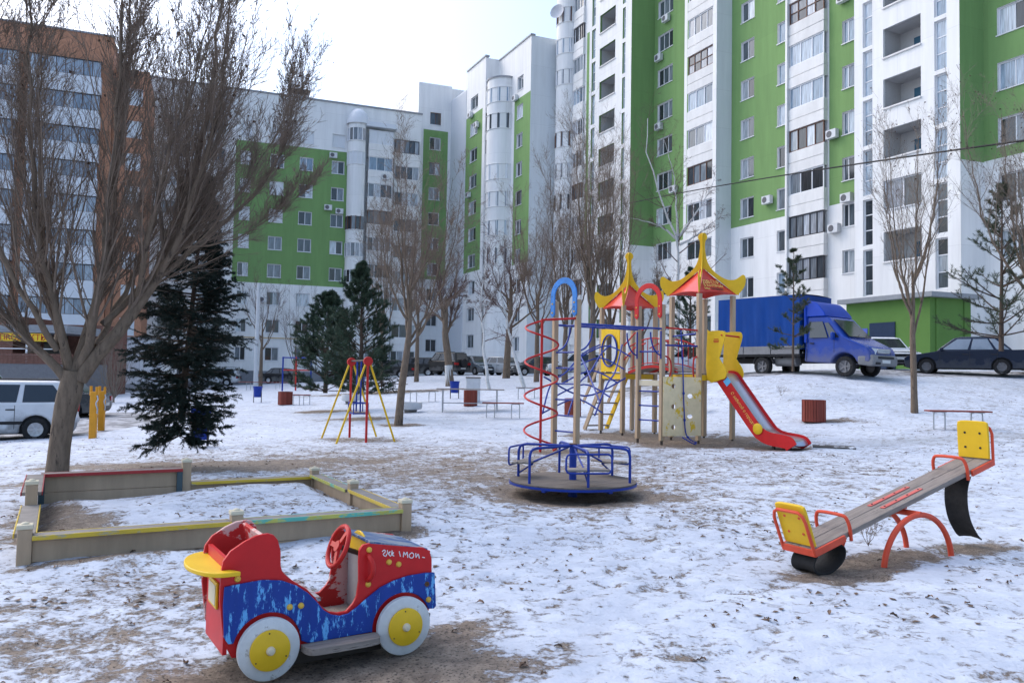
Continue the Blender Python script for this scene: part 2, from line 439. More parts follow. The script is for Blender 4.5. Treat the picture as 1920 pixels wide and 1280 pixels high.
def joints(m, w=3.0, h=2.95, dark=.86):
    nt = m.node_tree; N = nt.nodes; L = nt.links; b = N['Principled BSDF']; src = b.inputs['Base Color'].links[0].from_socket
    tc = N.new('ShaderNodeTexCoord'); sx = N.new('ShaderNodeSeparateXYZ'); cx = N.new('ShaderNodeCombineXYZ'); L.new(tc.outputs['Object'], sx.inputs[0]); L.new(sx.outputs['X'], cx.inputs['X']); L.new(sx.outputs['Z'], cx.inputs['Y'])
    br = N.new('ShaderNodeTexBrick'); br.offset = 0.0; L.new(cx.outputs[0], br.inputs['Vector'])
    for k, v in (('Scale', 1.0), ('Mortar Size', .018), ('Brick Width', w), ('Row Height', h), ('Mortar Smooth', .3)): br.inputs[k].default_value = v
    br.inputs['Color1'].default_value = (1, 1, 1, 1); br.inputs['Color2'].default_value = (.95, .955, .96, 1); br.inputs['Mortar'].default_value = (dark, dark, dark, 1)
    mx = N.new('ShaderNodeMix'); mx.data_type = 'RGBA'; mx.blend_type = 'MULTIPLY'; mx.inputs['Factor'].default_value = 1
    L.new(src, mx.inputs['A']); L.new(br.outputs['Color'], mx.inputs['B']); L.new(mx.outputs['Result'], b.inputs['Base Color'])
joints(WHITE); joints(GREEN, dark=.9); joints(SHADEDW)
def glass(name, stops):
    m = bpy.data.materials.new(name); m.use_nodes = True
    nt = m.node_tree; N = nt.nodes; L = nt.links; b = N['Principled BSDF']
    b.inputs['Roughness'].default_value = .06; b.inputs['Specular IOR Level'].default_value = .6
    oi = N.new('ShaderNodeObjectInfo'); cr = N.new('ShaderNodeValToRGB'); cr.color_ramp.interpolation = 'CONSTANT'
    e = cr.color_ramp.elements
    while len(e) < len(stops): e.new(.5)
    for i, (p, c) in enumerate(stops): e[i].position = p; e[i].color = (*c, 1)
    L.new(oi.outputs['Random'], cr.inputs[0])
    tc = N.new('ShaderNodeTexCoord'); nz = N.new('ShaderNodeTexNoise'); nz.inputs['Scale'].default_value = 2.5
    mp = N.new('ShaderNodeMapping'); mp.inputs['Scale'].default_value = (6, 1, .4)
    L.new(tc.outputs['Object'], mp.inputs[0]); L.new(mp.outputs[0], nz.inputs[0])
    mr = N.new('ShaderNodeMapRange'); mr.inputs['From Min'].default_value = .3; mr.inputs['From Max'].default_value = .7; mr.inputs['To Min'].default_value = .6; mr.inputs['To Max'].default_value = 1.3
    L.new(nz.outputs[0], mr.inputs[0])
    mx = N.new('ShaderNodeMix'); mx.data_type = 'RGBA'; mx.blend_type = 'MULTIPLY'; mx.inputs['Factor'].default_value = 1
    L.new(cr.outputs[0], mx.inputs['A']); L.new(mr.outputs[0], mx.inputs['B']); L.new(mx.outputs['Result'], b.inputs['Base Color'])
    return m
GLASS = glass('window_glass', [(0, (.03, .037, .043)), (.34, (.08, .10, .115)), (.58, (.18, .21, .235)), (.8, (.33, .37, .40)), (.93, (.55, .6, .64))])
GLASSL = glass('painted_reflection_glass', [(0, (.22, .30, .38)), (.3, (.30, .38, .46)), (.6, (.38, .45, .52)), (.85, (.12, .17, .22))])  # pale blue sky reflection painted into the pane colours
GLASSB = glass('balcony_glass', [(0, (.05, .06, .07)), (.35, (.16, .18, .20)), (.55, (.32, .34, .37)), (.8, (.48, .51, .55))])
BOARD = mat('blanked_white_window', (.68, .70, .72), .5, .04)
_pc = {}
def pane_mesh(w, h, m):
    k = (round(w, 2), round(h, 2), m.name)
    if k not in _pc: _pc[k] = MB().box(0, w, 0, .02, 0, h).mesh('pane', m)
    return _pc[k]
def frame_mesh(w, h, nc, nr, m, fb=.07, splits=None):
    k = ('f', round(w, 2), round(h, 2), nc, nr, m.name, str(splits))
    if k in _pc: return _pc[k]
    q = MB()
    q.box(0, w, -.03, .05, 0, fb); q.box(0, w, -.03, .05, h - fb, h); q.box(0, fb, -.028, .05, fb, h - fb); q.box(w - fb, w, -.028, .05, fb, h - fb)
    xs = splits or [i / nc for i in range(1, nc)]
    for x in xs: q.box(w * x - fb * .45, w * x + fb * .45, -.026, .05, fb, h - fb)
    for j in range(1, nr): q.box(fb, w - fb, -.024, .05, h * j / nr - fb * .4, h * j / nr + fb * .4)
    _pc[k] = q.mesh('window', m)
    return _pc[k]
def sill_mesh(w, m):
    k = ('s', round(w, 2), m.name)
    if k not in _pc: _pc[k] = MB().box(-.04, w + .04, -.24, 0, -.05, 0).mesh('sill', m)
    return _pc[k]
def window(root, P, d, t0, t1, z0, h, nc=2, nr=1, fm=None, gm_=None, dep=.22, sill=True, name='window', splits=None):
    fm = fm or PVC; gm_ = gm_ or GLASS
    w = t1 - t0; rz = math.atan2(d.y, d.x); n = Vector((-d.y, d.x, 0))
    loc = Vector((P.x, P.y, 0)) + d * t0 + n * (dep - .05) + Vector((0, 0, z0)) - root.location
    f = link(name, frame_mesh(w, h, nc, nr, fm, splits=splits), root, loc, (0, 0, rz))
    xs = [0] + (splits or [i / nc for i in range(1, nc)]) + [1]
    for i in range(len(xs) - 1):
        for j in range(nr):
            link('pane', pane_mesh(w * (xs[i + 1] - xs[i]) - .03, h / nr - .03, gm_), f, (w * xs[i] + .015, .006, h * j / nr + .015))
    if sill: link('sill', sill_mesh(w, PVC), f, (0, -dep + .22, 0))
    return f
def wall(root, P, d, t0, t1, z0, z1, holes=(), paint=None, mats=(None,), dep=.22, name='wall', cuts=()):
    ts = sorted(set([t0, t1] + [t for hl in holes for t in hl[:2]] + [c[1] for c in cuts if c[0] == 't']))
    zs = sorted(set([z0, z1] + [z for hl in holes for z in hl[2:]] + [c[1] for c in cuts if c[0] == 'z']))
    ts = [t for t in ts if t0 <= t <= t1]; zs = [z for z in zs if z0 <= z <= z1]
    q = MB()
    for i in range(len(ts) - 1):
        for j in range(len(zs) - 1):
            tm, zm = (ts[i] + ts[i + 1]) / 2, (zs[j] + zs[j + 1]) / 2
            if any(a < tm < b_ and c < zm < e for a, b_, c, e in holes): continue
            q.add([(ts[i], 0, zs[j]), (ts[i + 1], 0, zs[j]), (ts[i + 1], 0, zs[j + 1]), (ts[i], 0, zs[j + 1])], [(0, 1, 2, 3)], paint(tm, zm) if paint else 0)
    for a, b_, c, e in holes:
        mi = paint((a + b_) / 2, (c + e) / 2) if paint else 0
        mi = 1 if len(mats) > 1 else 0
        q.add([(a, 0, c), (b_, 0, c), (b_, 0, e), (a, 0, e), (a, dep, c), (b_, dep, c), (b_, dep, e), (a, dep, e)], [(0, 1, 5, 4), (1, 2, 6, 5), (2, 3, 7, 6), (3, 0, 4, 7)], mi)
    return link(name, q.mesh(name, list(mats)), root, Vector((P.x, P.y, 0)) - root.location, (0, 0, math.atan2(d.y, d.x)))
def fbox(root, name, P, d, m, boxes, bevel=0):
    q = MB()
    for bx in boxes: q.box(*bx)
    return q.build(name, m, root, Vector((P.x, P.y, 0)) - root.location, (0, 0, math.atan2(d.y, d.x)), bevel=bevel)
def wcols(root, P, d, cols, holes):
    for c in cols:
        t0, t1, zt, h, sp, n = c[:6]; kw = c[6] if len(c) > 6 else {}
        sk = kw.get('skip', ()); alt = kw.get('alt', {}); kk = {a: b_ for a, b_ in kw.items() if a not in ('skip', 'alt')}
        for i in range(n):
            if i in sk: continue
            z = zt - sp * i
            k2 = dict(kk); k2.update(alt.get(i, {}))
            holes.append((t0, t1, z, z + h))
            window(root, P, d, t0, t1, z, h, **k2)
AC_M = MB().box(-.4, .4, -.32, 0, -.28, .28).mesh('air_conditioner', mat('ac_white', (.62, .63, .64), .5, .05))
AC_G = MB().lathe([(.0, .0), (.06, .012), (.2, .014), (.22, 0)], 20, axis=(0, -1, 0)).mesh('fan_grille', mat('ac_grille', (.12, .12, .13), .5, .1))
def ac(root, P, d, t, z):
    n = Vector((-d.y, d.x, 0))
    o = link('air_conditioner', AC_M, root, Vector((P.x, P.y, z)) + d * t - n * .08 - root.location, (0, 0, math.atan2(d.y, d.x)))
    link('fan_grille', AC_G, o, (-.12, -.321, 0))
def balconies(root, P, d, t0, t1, zt, sp, n, pro, gl, ph=1.35, h=1.5, styles=(0,), z_end=None):
    """stack of glazed balconies; zt is the glazing foot of the topmost"""
    for i in range(n):
        z = zt - sp * i; st = styles[i % len(styles)]
        q = MB()
        zb = z - (sp - h)
        zm = zb + (z - zb) * .48
        q.box(t0, t1, -pro, .3, zb, zm - .025); q.box(t0 + .02, t1 - .02, -pro + .05, .3, zm - .03, zm + .03); q.box(t0, t1, -pro + .012, .3, zm + .025, z)
        o = q.build('balcony', CREAM, root, Vector((P.x, P.y, 0)) - root.location, (0, 0, math.atan2(d.y, d.x)), bevel=.015, seg=1)
        fm, g_, nc, nr = gl[st]
        w = t1 - t0 - .1
        f = link('glazing_frame', frame_mesh(w, h, nc, nr, fm), o, (t0 + .05, -pro + .1, z))
        # panes are children of the balcony beside the frame
        for c in range(nc):
            for r_ in range(nr):
                link('pane', pane_mesh(w / nc - .03, h / nr - .03, g_), o, (t0 + .05 + w * c / nc + .015, -pro + .125, z + h * r_ / nr + .015))
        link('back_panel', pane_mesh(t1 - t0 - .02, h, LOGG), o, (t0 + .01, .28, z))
STY = {0: (PVC, GLASSB, 4, 1), 1: (WOODF, GLASSB, 4, 2), 2: (DARKF, GLASSB, 5, 1), 3: (PVC, GLASSL, 3, 1), 4: (PVC, BOARD, 3, 1), 5: (PVC, GLASS, 3, 1), 6: (WOODF, GLASS, 4, 1)}

# ---- tall green and white block, right
g1225 = Vector((12.15, 68.98, 0)); b0 = Vector((4.65, 78.99, 0)); b1 = Vector((9.97, 68.14, 0)); c0 = Vector((13.62, 62.81, 0)); c1 = Vector((15.21, 59.56, 0)); d0 = Vector((20.60, 47.73, 0)); d1 = Vector((23.59, 41.64, 0))
TOP = 46.0
rb = empty('apartment_building', (14, 66, 1.6), label='tall green and white apartment block with loggia columns on the right', cat='building')
# green plane with window columns
H = []
wcols(rb, g1225, U2, [
    (.5, 2.6, 42.15, 1.5, 3.05, 13, dict(nc=3, alt={5: {}})),
    (10.95, 12.35, 43.35, 1.5, 2.98, 13, dict(splits=[.45])),
    (14.65, 15.8, 43.35, 1.5, 2.98, 13, dict(splits=[.6], gm_=GLASSL, alt={9: dict(gm_=GLASS), 10: dict(gm_=GLASS), 11: dict(gm_=GLASS)})),
    (20.35, 21.45, 41.3, 1.5, 2.99, 12, dict(splits=[.35], alt={i: dict(gm_=GLASSL) for i in (6, 7, 8)})),
    (30.5, 32.6, 40.9, 1.5, 2.98, 12, dict(splits=[.42], alt={8: dict(gm_=GLASSL)})),
    (34.4, 36.2, 40.9, 1.5, 2.98, 12, {}),
], H)
gp = lambda t, z: 0 if z > (13.0 if t < 25 else 13.45) and not (15.95 < t < 19.3) else 1
wall(rb, g1225, U2, 0, 40, 1, TOP, H, gp, (GREEN, WHITE), cuts=(('z', 13.0), ('z', 13.45), ('t', 15.95), ('t', 19.3), ('t', 25)))
balconies(rb, g1225, U2, 16.1, 19.2, 41.1, 2.985, 12, .4, STY, styles=(3, 0, 5, 4, 4, 1, 3, 3, 6, 5, 2, 2))
fbox(rb, 'pier', g1225, U2, WHITE, [(15.86, 16.1, -.45, .1, 1, TOP), ])
fbox(rb, 'downpipe', g1225, U2, WHITE, [(16.02, 16.12, -.55, -.44, 2, TOP)])
# balcony block
balconies(rb, c0, U2, .12, 3.2, 40.65, 2.98, 13, .0, STY, styles=(0, 3, 0, 0, 0, 1, 3, 5, 6, 0, 5, 0, 5))
wall(rb, c0, U2, 3.2, 3.63, 1, TOP, mats=(WHITE,), name='pier_wall')
wall(rb, c0, U2, -.25, .12, 1, TOP, mats=(WHITE,), name='pier_wall')
wall(rb, c1, U1, 0, 1.40, 1, TOP, mats=(SHADEDW,), name='side_wall')
# loggia block near (d) and far (b)
def loggia_block(P, ln, strips, lg, zt, sp, n, base, green_strip=None, paint=None, mats=(WHITE,), cuts=(), closed=()):
    H = []
    for (a, b_) in strips:
        for i in range(n + 1):
            z = zt + .55 - sp * i
            if z - 2.45 < base: continue
            H.append((a, b_, z - 2.45, z + .32))
            window(rb, P, U2, a, b_, z - 2.45, 2.77, 1, 3, PVC, GLASSL if i < n - 2 else GLASS, sill=False, name='stair_window')
    for i in range(n):
        z = zt - sp * i
        H.append((lg[0], lg[1], z, z + 1.72))
        if i in closed:
            window(rb, P, U2, lg[0], lg[1], z, 1.72, 2, 1, PVC, GLASSB)
            continue
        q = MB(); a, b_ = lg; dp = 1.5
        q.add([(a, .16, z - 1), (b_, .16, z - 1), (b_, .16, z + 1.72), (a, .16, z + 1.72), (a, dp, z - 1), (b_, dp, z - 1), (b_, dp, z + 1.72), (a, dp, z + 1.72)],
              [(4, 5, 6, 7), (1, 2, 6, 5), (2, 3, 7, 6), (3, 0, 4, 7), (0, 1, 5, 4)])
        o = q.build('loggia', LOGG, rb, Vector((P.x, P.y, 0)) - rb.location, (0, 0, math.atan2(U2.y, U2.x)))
        MB().box(a + .95, b_ - .25, dp - .06, dp - .01, z - .95, z + 1.15).build('door', BLUED, o)
        MB().box(a - .03, b_ + .03, -.1, .22, z - .09, z).build('ledge', CREAM, o)
    wall(rb, P, U2, 0, ln, 1, TOP, H, paint, mats, cuts=cuts)
loggia_block(d0, 6.79, [(.62, 1.3), (5.32, 6.05)], (2.05, 4.5), 41.5, 3.0, 12, 5.9, closed=(10,))
wall(rb, d1, U1, 0, 1.78, 1, TOP, paint=lambda t, z: 0 if z > 13.4 else 1, mats=(GREEN, WHITE), cuts=(('z', 13.4),), name='side_wall')
loggia_block(b0, 12.09, [(5.55, 6.2), (10.7, 11.15)], (6.95, 9.55), 42.9, 3.15, 13, 3.5, paint=lambda t, z: 1 if 4.66 < t < 5.12 and 13.5 < z < 34.4 else 0, mats=(WHITE, GREEN), cuts=(('t', 4.66), ('t', 5.12), ('z', 13.5), ('z', 34.4)))
wall(rb, b1, U1, 0, 2.34, 1, TOP, paint=lambda t, z: 0 if z > 13.0 else 1, mats=(GREEN, WHITE), cuts=(('z', 13.0),), name='side_wall')
balconies(rb, b0, U2, 2.45, 4.35, 43.4, 3.1, 13, .25, STY, styles=(0, 1, 5, 2, 5, 3, 0, 5, 6, 0, 0, 6, 5))
# round bay at the far corner
def bay(root, C, rad, a0, a1, z0, z1, bands, name='round_bay', m=WHITE):
    q = MB(); n = 14
    P = [[(C.x + rad * math.cos(R(a0 + (a1 - a0) * j / n)) - root.location.x, C.y + rad * math.sin(R(a0 + (a1 - a0) * j / n)) - root.location.y, z - root.location.z) for j in range(n + 1)] for z in (z0, z1)]
    q.grid(P)
    for z in [zz for bd in bands for zz in (bd[0], bd[0] + bd[1])]:
        pts = [(C.x + (rad + .03) * math.cos(R(a0 + (a1 - a0) * j / n)) - root.location.x, C.y + (rad + .03) * math.sin(R(a0 + (a1 - a0) * j / n)) - root.location.y, z - root.location.z) for j in range(n + 1)]
        q.tube(pts, .05, 5)
    o = q.build(name, m, root, smooth=True)
    for z, h, st in bands:
        fm, g_, nc, _ = STY[st]; nc = 6
        for j in range(nc):
            b0_, b1_ = R(a0 + (a1 - a0) * j / nc), R(a0 + (a1 - a0) * (j + 1) / nc); rr = rad + .03
            A = Vector((C.x + rr * math.cos(b0_), C.y + rr * math.sin(b0_), 0)); B = Vector((C.x + rr * math.cos(b1_), C.y + rr * math.sin(b1_), 0))
            if (B - A).cross(Vector((0, 0, 1))).dot(A - C) < 0: A, B = B, A
            dd = (B - A); w = dd.length; dd.normalize()
            link('pane', pane_mesh(w, h, g_), o, (A.x - root.location.x, A.y - root.location.y, z - root.location.z), (0, 0, math.atan2(dd.y, dd.x)))
            MB().box(-.04, .04, -.05, .03, 0, h).build('mullion', fm, o, (A.x - root.location.x, A.y - root.location.y, z - root.location.z), (0, 0, math.atan2(dd.y, dd.x)))
    return o
nU2 = Vector((-.89799, -.44002, 0)); nU1 = Vector((.35898, -.93335, 0))
bay(rb, b0 + U2 * 1.2, 1.25, 90, 310, 1, TOP, [(36.4, 1.5, 1), (33.3, 1.5, 3), (30.2, 1.5, 0), (24.0, 1.5, 6), (20.9, 1.5, 0), (14.7, 1.5, 5), (17.8, 1.5, 2)])
for t, z in ((1.9, 32.5), (.9, 29.4), (1.0, 23.3), (3.1, 17.4), (13.95, 14.4), (19.75, 17.6), (20.6, 26.3), (19.9, 11.4), (20.9, 13.2)): ac(rb, g1225, U2, t, z)
q = MB(); q.lathe([(0, .0), (.3, .03), (.55, .12), (.72, .26), (.74, .27), (.55, .10), (0, -.03)], 24, axis=(-.5, -.85, .15)); q.tube([(0, 0, 0), (.3, .3, -.25)], .04, 6)
q.build('satellite_dish', mat('dish_white', (.6, .6, .62), .5, .05), rb, Vector((4.0, 77.2, 37.5)) - rb.location, smooth=True)
# roof slab keeps the block closed
q = MB(); ring = [g1225 + U2 * 40, g1225 + U2 * 40 - nU2 * 14, b0 - nU2 * 14, b0]
q.prism([(p.x - rb.location.x, p.y - rb.location.y) for p in ring], (0, 0, 0), (1, 0, 0), (0, 1, 0), 0, 44.3); q.build('core', WHITE, rb).hide_render = False
bpy.data.objects['core'].location = (-nU2.x * .0 + .9 * 2.2, .45 * 2.2, 0)

# ---- left green block
C0 = Vector((-28.91, 81.30, 0))
rc = empty('apartment_building', (-22, 84.5, 0), label='wide green and white apartment block facing the yard behind the two pines', cat='building')
H = []
wcols(rc, C0, U1, [
    (.5, 1.55, 25.9, 1.4, 2.905, 9, dict(gm_=GLASS, alt={i: dict(gm_=BOARD) for i in range(0, 5)})),
    (3.45, 4.85, 25.9, 1.4, 2.905, 9, dict(alt={0: dict(gm_=BOARD), 2: dict(gm_=BOARD), 3: dict(gm_=BOARD)})),
    (6.45, 7.85, 25.9, 1.4, 2.905, 9, dict(alt={0: dict(gm_=BOARD), 1: dict(gm_=GLASSL)})),
    (9.8, 11.15, 25.9, 1.4, 2.905, 9, dict(alt={0: dict(gm_=BOARD)})),
    (-3.2, -1.0, 25.9, 1.4, 2.905, 9, dict(nc=3)), (-6.9, -4.6, 25.9, 1.4, 2.905, 9, dict(nc=3, gm_=GLASSB)),
], H)
wall(rc, C0, U1, -9, 19.6, -1, 30.7, H, lambda t, z: 0 if 10.72 < z < 25.45 and 0 < t < 11.45 else 1, (GREEN, WHITE), cuts=(('z', 10.72), ('z', 25.45), ('t', 0), ('t', 11.45)))
balconies(rc, C0, U1, 13.55, 16.3, 26.5, 2.93, 9, 1.0, STY, styles=(4, 3, 0, 6, 0, 5, 0, 5, 5))
balconies(rc, C0, U1, 16.55, 19.4, 26.0, 2.93, 9, .35, STY, styles=(2, 0, 5, 0, 5, 5, 0, 5, 0))
bay(rc, C0 + U1 * 12.5 + nU1 * .2, 1.08, 180, 330, -.5, 28.6, [(16.9, 1.5, 6), (24.0, 1.4, 4), (14.0, 1.5, 0), (26.6, 1.4, 0), (11.2, 1.4, 5)])
q = MB(); ctr = C0 + U1 * 12.5 + nU1 * .2 - rc.location
q.lathe([(1.25, 28.5), (1.2, 29.0), (.95, 29.7), (.5, 30.2), (0, 30.35)], 24, O=(ctr.x, ctr.y, 0)); q.build('bay_roof', SHEET, rc, smooth=True)
fbox(rc, 'balcony_roof', C0, U1, SHEET, [(13.2, 16.6, -1.25, .2, 28.3, 28.45), (13.4, 16.5, -.9, .2, 28.45, 28.9)])
fbox(rc, 'parapet_cap', C0, U1, ROOFM, [(-9.1, 19.7, -.12, .4, 30.7, 30.86)])
fbox(rc, 'chimney', C0, U1, CREAM, [(5.6, 7.2, 1.5, 3, 30.7, 31.6)]); fbox(rc, 'chimney_cap', C0, U1, DARKF, [(5.3, 7.5, 1.2, 3.3, 31.9, 32.1), (5.7, 5.85, 1.6, 1.75, 31.6, 31.9), (6.95, 7.1, 1.6, 1.75, 31.6, 31.9)])
fbox(rc, 'back_block', C0, U1, WHITE, [(-9, 19.6, .5, 12, -1, 30.6)])
fbox(rc, 'gas_pipe', C0, U1, mat('yellow_pipe', (.5, .30, .05), .5), [(-5, 13, -.16, -.1, 5.0, 5.07)])
fbox(rc, 'plinth', C0, U1, mat('grey_plinth', (.2, .21, .23), .8), [(-9, 11.4, -.08, .1, -1, 1.6)])
for t, z in ((9.9, 24.9), (9.5, 19.2), (10.7, 18.9), (3.1, 9.0), (.8, 20.3)): ac(rc, C0, U1, t, z)
ac(rc, C0 + nU1 * 1.0, U1, 15.4, 22.9)

# ---- middle blocks (E, F)
E0 = Vector((-10.79, 91.0, 0)); et = Vector((-11.29, 90.81, 0)); e2 = Vector((-7.56, 92.24, 0)); F0 = Vector((-5.58, 88.50, 0)); F1 = Vector((-3.30, 83.84, 0)); F2 = Vector((-1.83, 84.41, 0)); F3 = Vector((1.42, 77.77, 0))
re = empty('apartment_building', (-8, 92, 1), label='narrow green striped block set back between the wide block and the round balconies', cat='building')
H = []
wcols(re, et, U1, [(1.42, 2.72, 30.6, 1.45, 2.94, 10, dict(alt={0: dict(fm=WOODF), 2: dict(fm=WOODF)}))], H)
wall(re, et, U1, 0, 3.99, 0, 35.4, H, lambda t, z: 0 if 12.5 < z < 29.95 and .65 < t < 3.6 else 1, (GREEN, WHITE), cuts=(('z', 12.5), ('z', 29.95), ('t', .65), ('t', 3.6)))
wall(re, et, -U2, 0, 11.3, 0, 35.4, mats=(WHITE,), name='side_wall')
dd = F0 - e2; ln = dd.length; dd.normalize()
q = MB(); k = 18
for i in range(k): q.box(ln * i / k + .02, ln * (i + 1) / k - .05, -.06, .05, 0, 33.6)
q.box(0, ln, -.01, .06, 0, 33.8); q.build('ribbed_sheet_wall', SHEET, re, Vector((e2.x, e2.y, 0)) - re.location, (0, 0, math.atan2(dd.y, dd.x)))
fbox(re, 'core', et, U1, WHITE, [(.1, 9, .5, 9, 0, 35.35)])
rf = empty('apartment_building', (-1, 84, 1), label='white block with a stack of round balconies between two green stripes', cat='building')
H = []
wcols(rf, F0, U2, [(1.2, 3.2, 30.85, 1.45, 2.93, 10, dict(nc=2))], H)
wall(rf, F0, U2, 0, 5.18, 0, 35.7, H, lambda t, z: 0 if 12.8 < z < 30.3 and t < 4.5 else 1, (GREEN, WHITE), cuts=(('z', 12.8), ('z', 30.3), ('t', 4.5)))
H = []
wcols(rf, F1, U1, [(.12, .85, 31.0, 1.5, 2.93, 10, dict(nc=1, alt={1: dict(fm=DARKF), 2: dict(fm=WOODF)}))], H)
wall(rf, F1, U1, 0, 1.57, 0, 35.55, H, mats=(WHITE,))
H = []
wcols(rf, F2, U2, [(4.4, 5.75, 30.65, 1.45, 2.96, 10, dict(nc=2, alt={4: dict(fm=DARKF)}))], H)
wall(rf, F2, U2, 0, 7.39, 0, 35.45, H, lambda t, z: 0 if 12.8 < z < 29.85 and t > 3.8 else 1, (GREEN, WHITE), cuts=(('z', 12.8), ('z', 29.85), ('t', 3.8)))
wall(rf, F3, U1, 0, 6, 0, 35.45, mats=(SHADEDW,), name='side_wall')
bay(rf, F2 + U2 * 1.35 + nU2 * .1, 1.75, 120, 320, 0, 32.6, [(30.0, 1.55, 3), (27.2, 1.6, 2), (21.9, 1.6, 4), (19.0, 1.6, 0), (16.0, 1.6, 3), (13.1, 1.6, 2)])
ctr = F2 + U2 * 1.35 + nU2 * .1 - rf.location
q = MB(); q.lathe([(1.85, 32.55 - 1), (1.85, 32.7 - 1), (0, 32.72 - 1)], 28, O=(ctr.x, ctr.y, 0)); q.build('bay_roof', ROOFM, rf)
fbox(rf, 'core', F2, U2, WHITE, [(.1, 7.0, .5, 6, 0, 35.4)]); fbox(rf, 'parapet_cap', F2, U2, ROOFM, [(0, 7.5, -.1, .4, 35.45, 35.6)]); fbox(rf, 'parapet_cap', F0, U2, ROOFM, [(0, 5.25, -.1, .4, 35.7, 35.85)])
for t, z in ((.9 + .7, 30.3), (3.4, 28.7), (1.5, 21.4)): ac(rf, F0, U2, t, z)
ac(rf, F2, U2, 4.3, 30.0)

# ---- orange brick block
B0 = Vector((-43.23, 66.0, 0))
rbk = empty('apartment_building', (-40, 68, -.3), label='orange brick apartment block with white balcony bands behind the big bare tree', cat='building')
H = []
wcols(rbk, B0 - nU1 * .9, U1, [(9.4, 10.6, 25.2, 1.5, 2.95, 8, dict(gm_=BOARD))], H)
wall(rbk, B0, U1, -14, 8.24, -1, 30.7, mats=(BRICK,))
wall(rbk, B0 - nU1 * .9, U1, 8.24, 11.15, -1, 28.35, H, mats=(BRICK, WHITE))
fbox(rbk, 'parapet_cap', B0, U1, ROOFM, [(-14, 8.3, -.1, .4, 30.7, 30.85)])
fbox(rbk, 'core', B0, U1, BRICK, [(-14, 8.2, .5, 11, -1, 30.6), (8.2, 11.1, 1.4, 11, -1, 28.3)])
GREYG = glass('grey_balcony_glass', [(0, (.20, .25, .31)), (.4, (.29, .34, .40)), (.8, (.40, .45, .50))])
for i in range(9):
    z = 26.75 - 2.95 * i
    for (a, b_) in ((-5.6, 1.2), (1.9, 7.4), (-12.5, -6.2)):
        o = fbox(rbk, 'balcony', B0, U1, SHEET, [(a, b_, -.7, .05, z - 1.6, z)], .02)
        k = 8
        for j in range(k): link('pane', pane_mesh((b_ - a) / k - .05, 1.28, GREYG), o, (a + (b_ - a) * j / k, -.66, z + .03))
        MB().box(a, b_, -.72, .05, z + 1.31, z + 1.40).build('balcony_slab', DARKF, o)

# ---- shop front with a yellow sign
rs = empty('shop', (-28, 46, -.3), label='brick shop porch with a yellow sign behind the parked cars', cat='shop')
S0 = Vector((-34.5, 46, 0)); EX = Vector((1, 0, 0))
BR2 = mat('dark_red_brick', (.17, .085, .065), .85, .25, 8, .2, 30)
fbox(rs, 'wall', S0, EX, BR2, [(-4, 4.6, 1.6, 6, -1, 4.6), (4.6, 9.3, 3.2, 6, -1, 4.2)])
fbox(rs, 'porch_base', S0, EX, mat('porch_concrete', (.16, .16, .17), .8), [(4.9, 9.6, -.9, 3, -1, 1.75)])
q = MB()
for r_ in range(7):
    for k in range(19): q.box(4.92 + k * .247 + (r_ % 2) * .06, 4.92 + k * .247 + .232 + (r_ % 2) * .06, -.93, -.89, 1.72 + r_ * .085, 1.72 + r_ * .085 + .074)
q.build('porch_brickwork', BR2, rs, S0 - rs.location)['kind'] = 'stuff'
sg = fbox(rs, 'sign', S0, EX, mat('sign_yellow', (.75, .50, .03), .5, .05), [(4.95, 8.25, -1.0, -.9, 3.0, 3.45)], .01)
fbox(rs, 'porch_roof', S0, EX, ROOFM, [(4.85, 9.2, -1.05, 3, 3.5, 3.58), (4.95, 9.1, -.7, 3, 3.58, 3.95)])
for x in (5.0, 6.9, 8.9): fbox(rs, 'post', S0, EX, PVC, [(x, x + .08, -.9, -.82, 1.7, 3.5)])
fbox(rs, 'railing', S0, EX, PVC, [(5, 8.4, -.88, -.84, 2.55, 2.6), (5, 8.4, -.88, -.84, 2.2, 2.25)])
fbox(rs, 'door', S0, EX, mat('shop_door', (.09, .055, .035), .4, .2), [(5.5, 6.3, 1.55, 1.6, 1.75, 3.4)])
fbox(rs, 'shop_window', S0, EX, GLASS, [(6.5, 7.9, 1.55, 1.6, 2.0, 3.4)])
def text(body, size, m, parent, loc, rot, name='lettering', ext=.004, shear=0.0, align='LEFT'):
    cu = bpy.data.curves.new(name, 'FONT'); cu.body = body; cu.size = size; cu.extrude = ext; cu.align_x = align; cu.shear = shear
    t = bpy.data.objects.new(name, cu); COL.objects.link(t)
    dg = bpy.context.evaluated_depsgraph_get(); me = bpy.data.meshes.new_from_object(t.evaluated_get(dg))
    bpy.data.objects.remove(t); me.materials.clear(); me.materials.append(m)
    return link(name, me, parent, loc, rot)
text('ПRОДУКТЫ', .48, mat('sign_red', (.45, .02, .02), .5), sg, (5.45, -1.012, 3.06), (R(90), 0, 0))

# ---- white sheet garage wall
rg = empty('garage_wall', (-27, 55, -.1), label='white ribbed sheet-metal wall beside the shop with a blue door', cat='wall')
W0 = Vector((-29.6, 55, 0)); q = MB()
for i in range(18): q.box(i * .3, i * .3 + .26, -.03, .02, .5, 3.55)
q.build('ribbed_sheet', SHEET, rg, W0 - rg.location - Vector((0, 0, 0)))
q = MB(); q.box(0, 5.4, .02, 2.5, -.6, 3.6); q.build('wall_body', WHITE, rg, W0 - rg.location)
fbox(rg, 'roof_edge', W0, EX, ROOFM, [(-.1, 5.5, -.15, 2.6, 3.6, 3.75)])
fbox(rg, 'door', W0, EX, mat('garage_blue', (.16, .22, .33), .5, .1), [(1.5, 2.6, -.08, -.03, 0, 2.0)])
fbox(rg, 'plinth', W0, EX, mat('concrete_plinth', (.36, .37, .39), .8), [(0, 5.4, -.12, -.035, -.8, .5)])

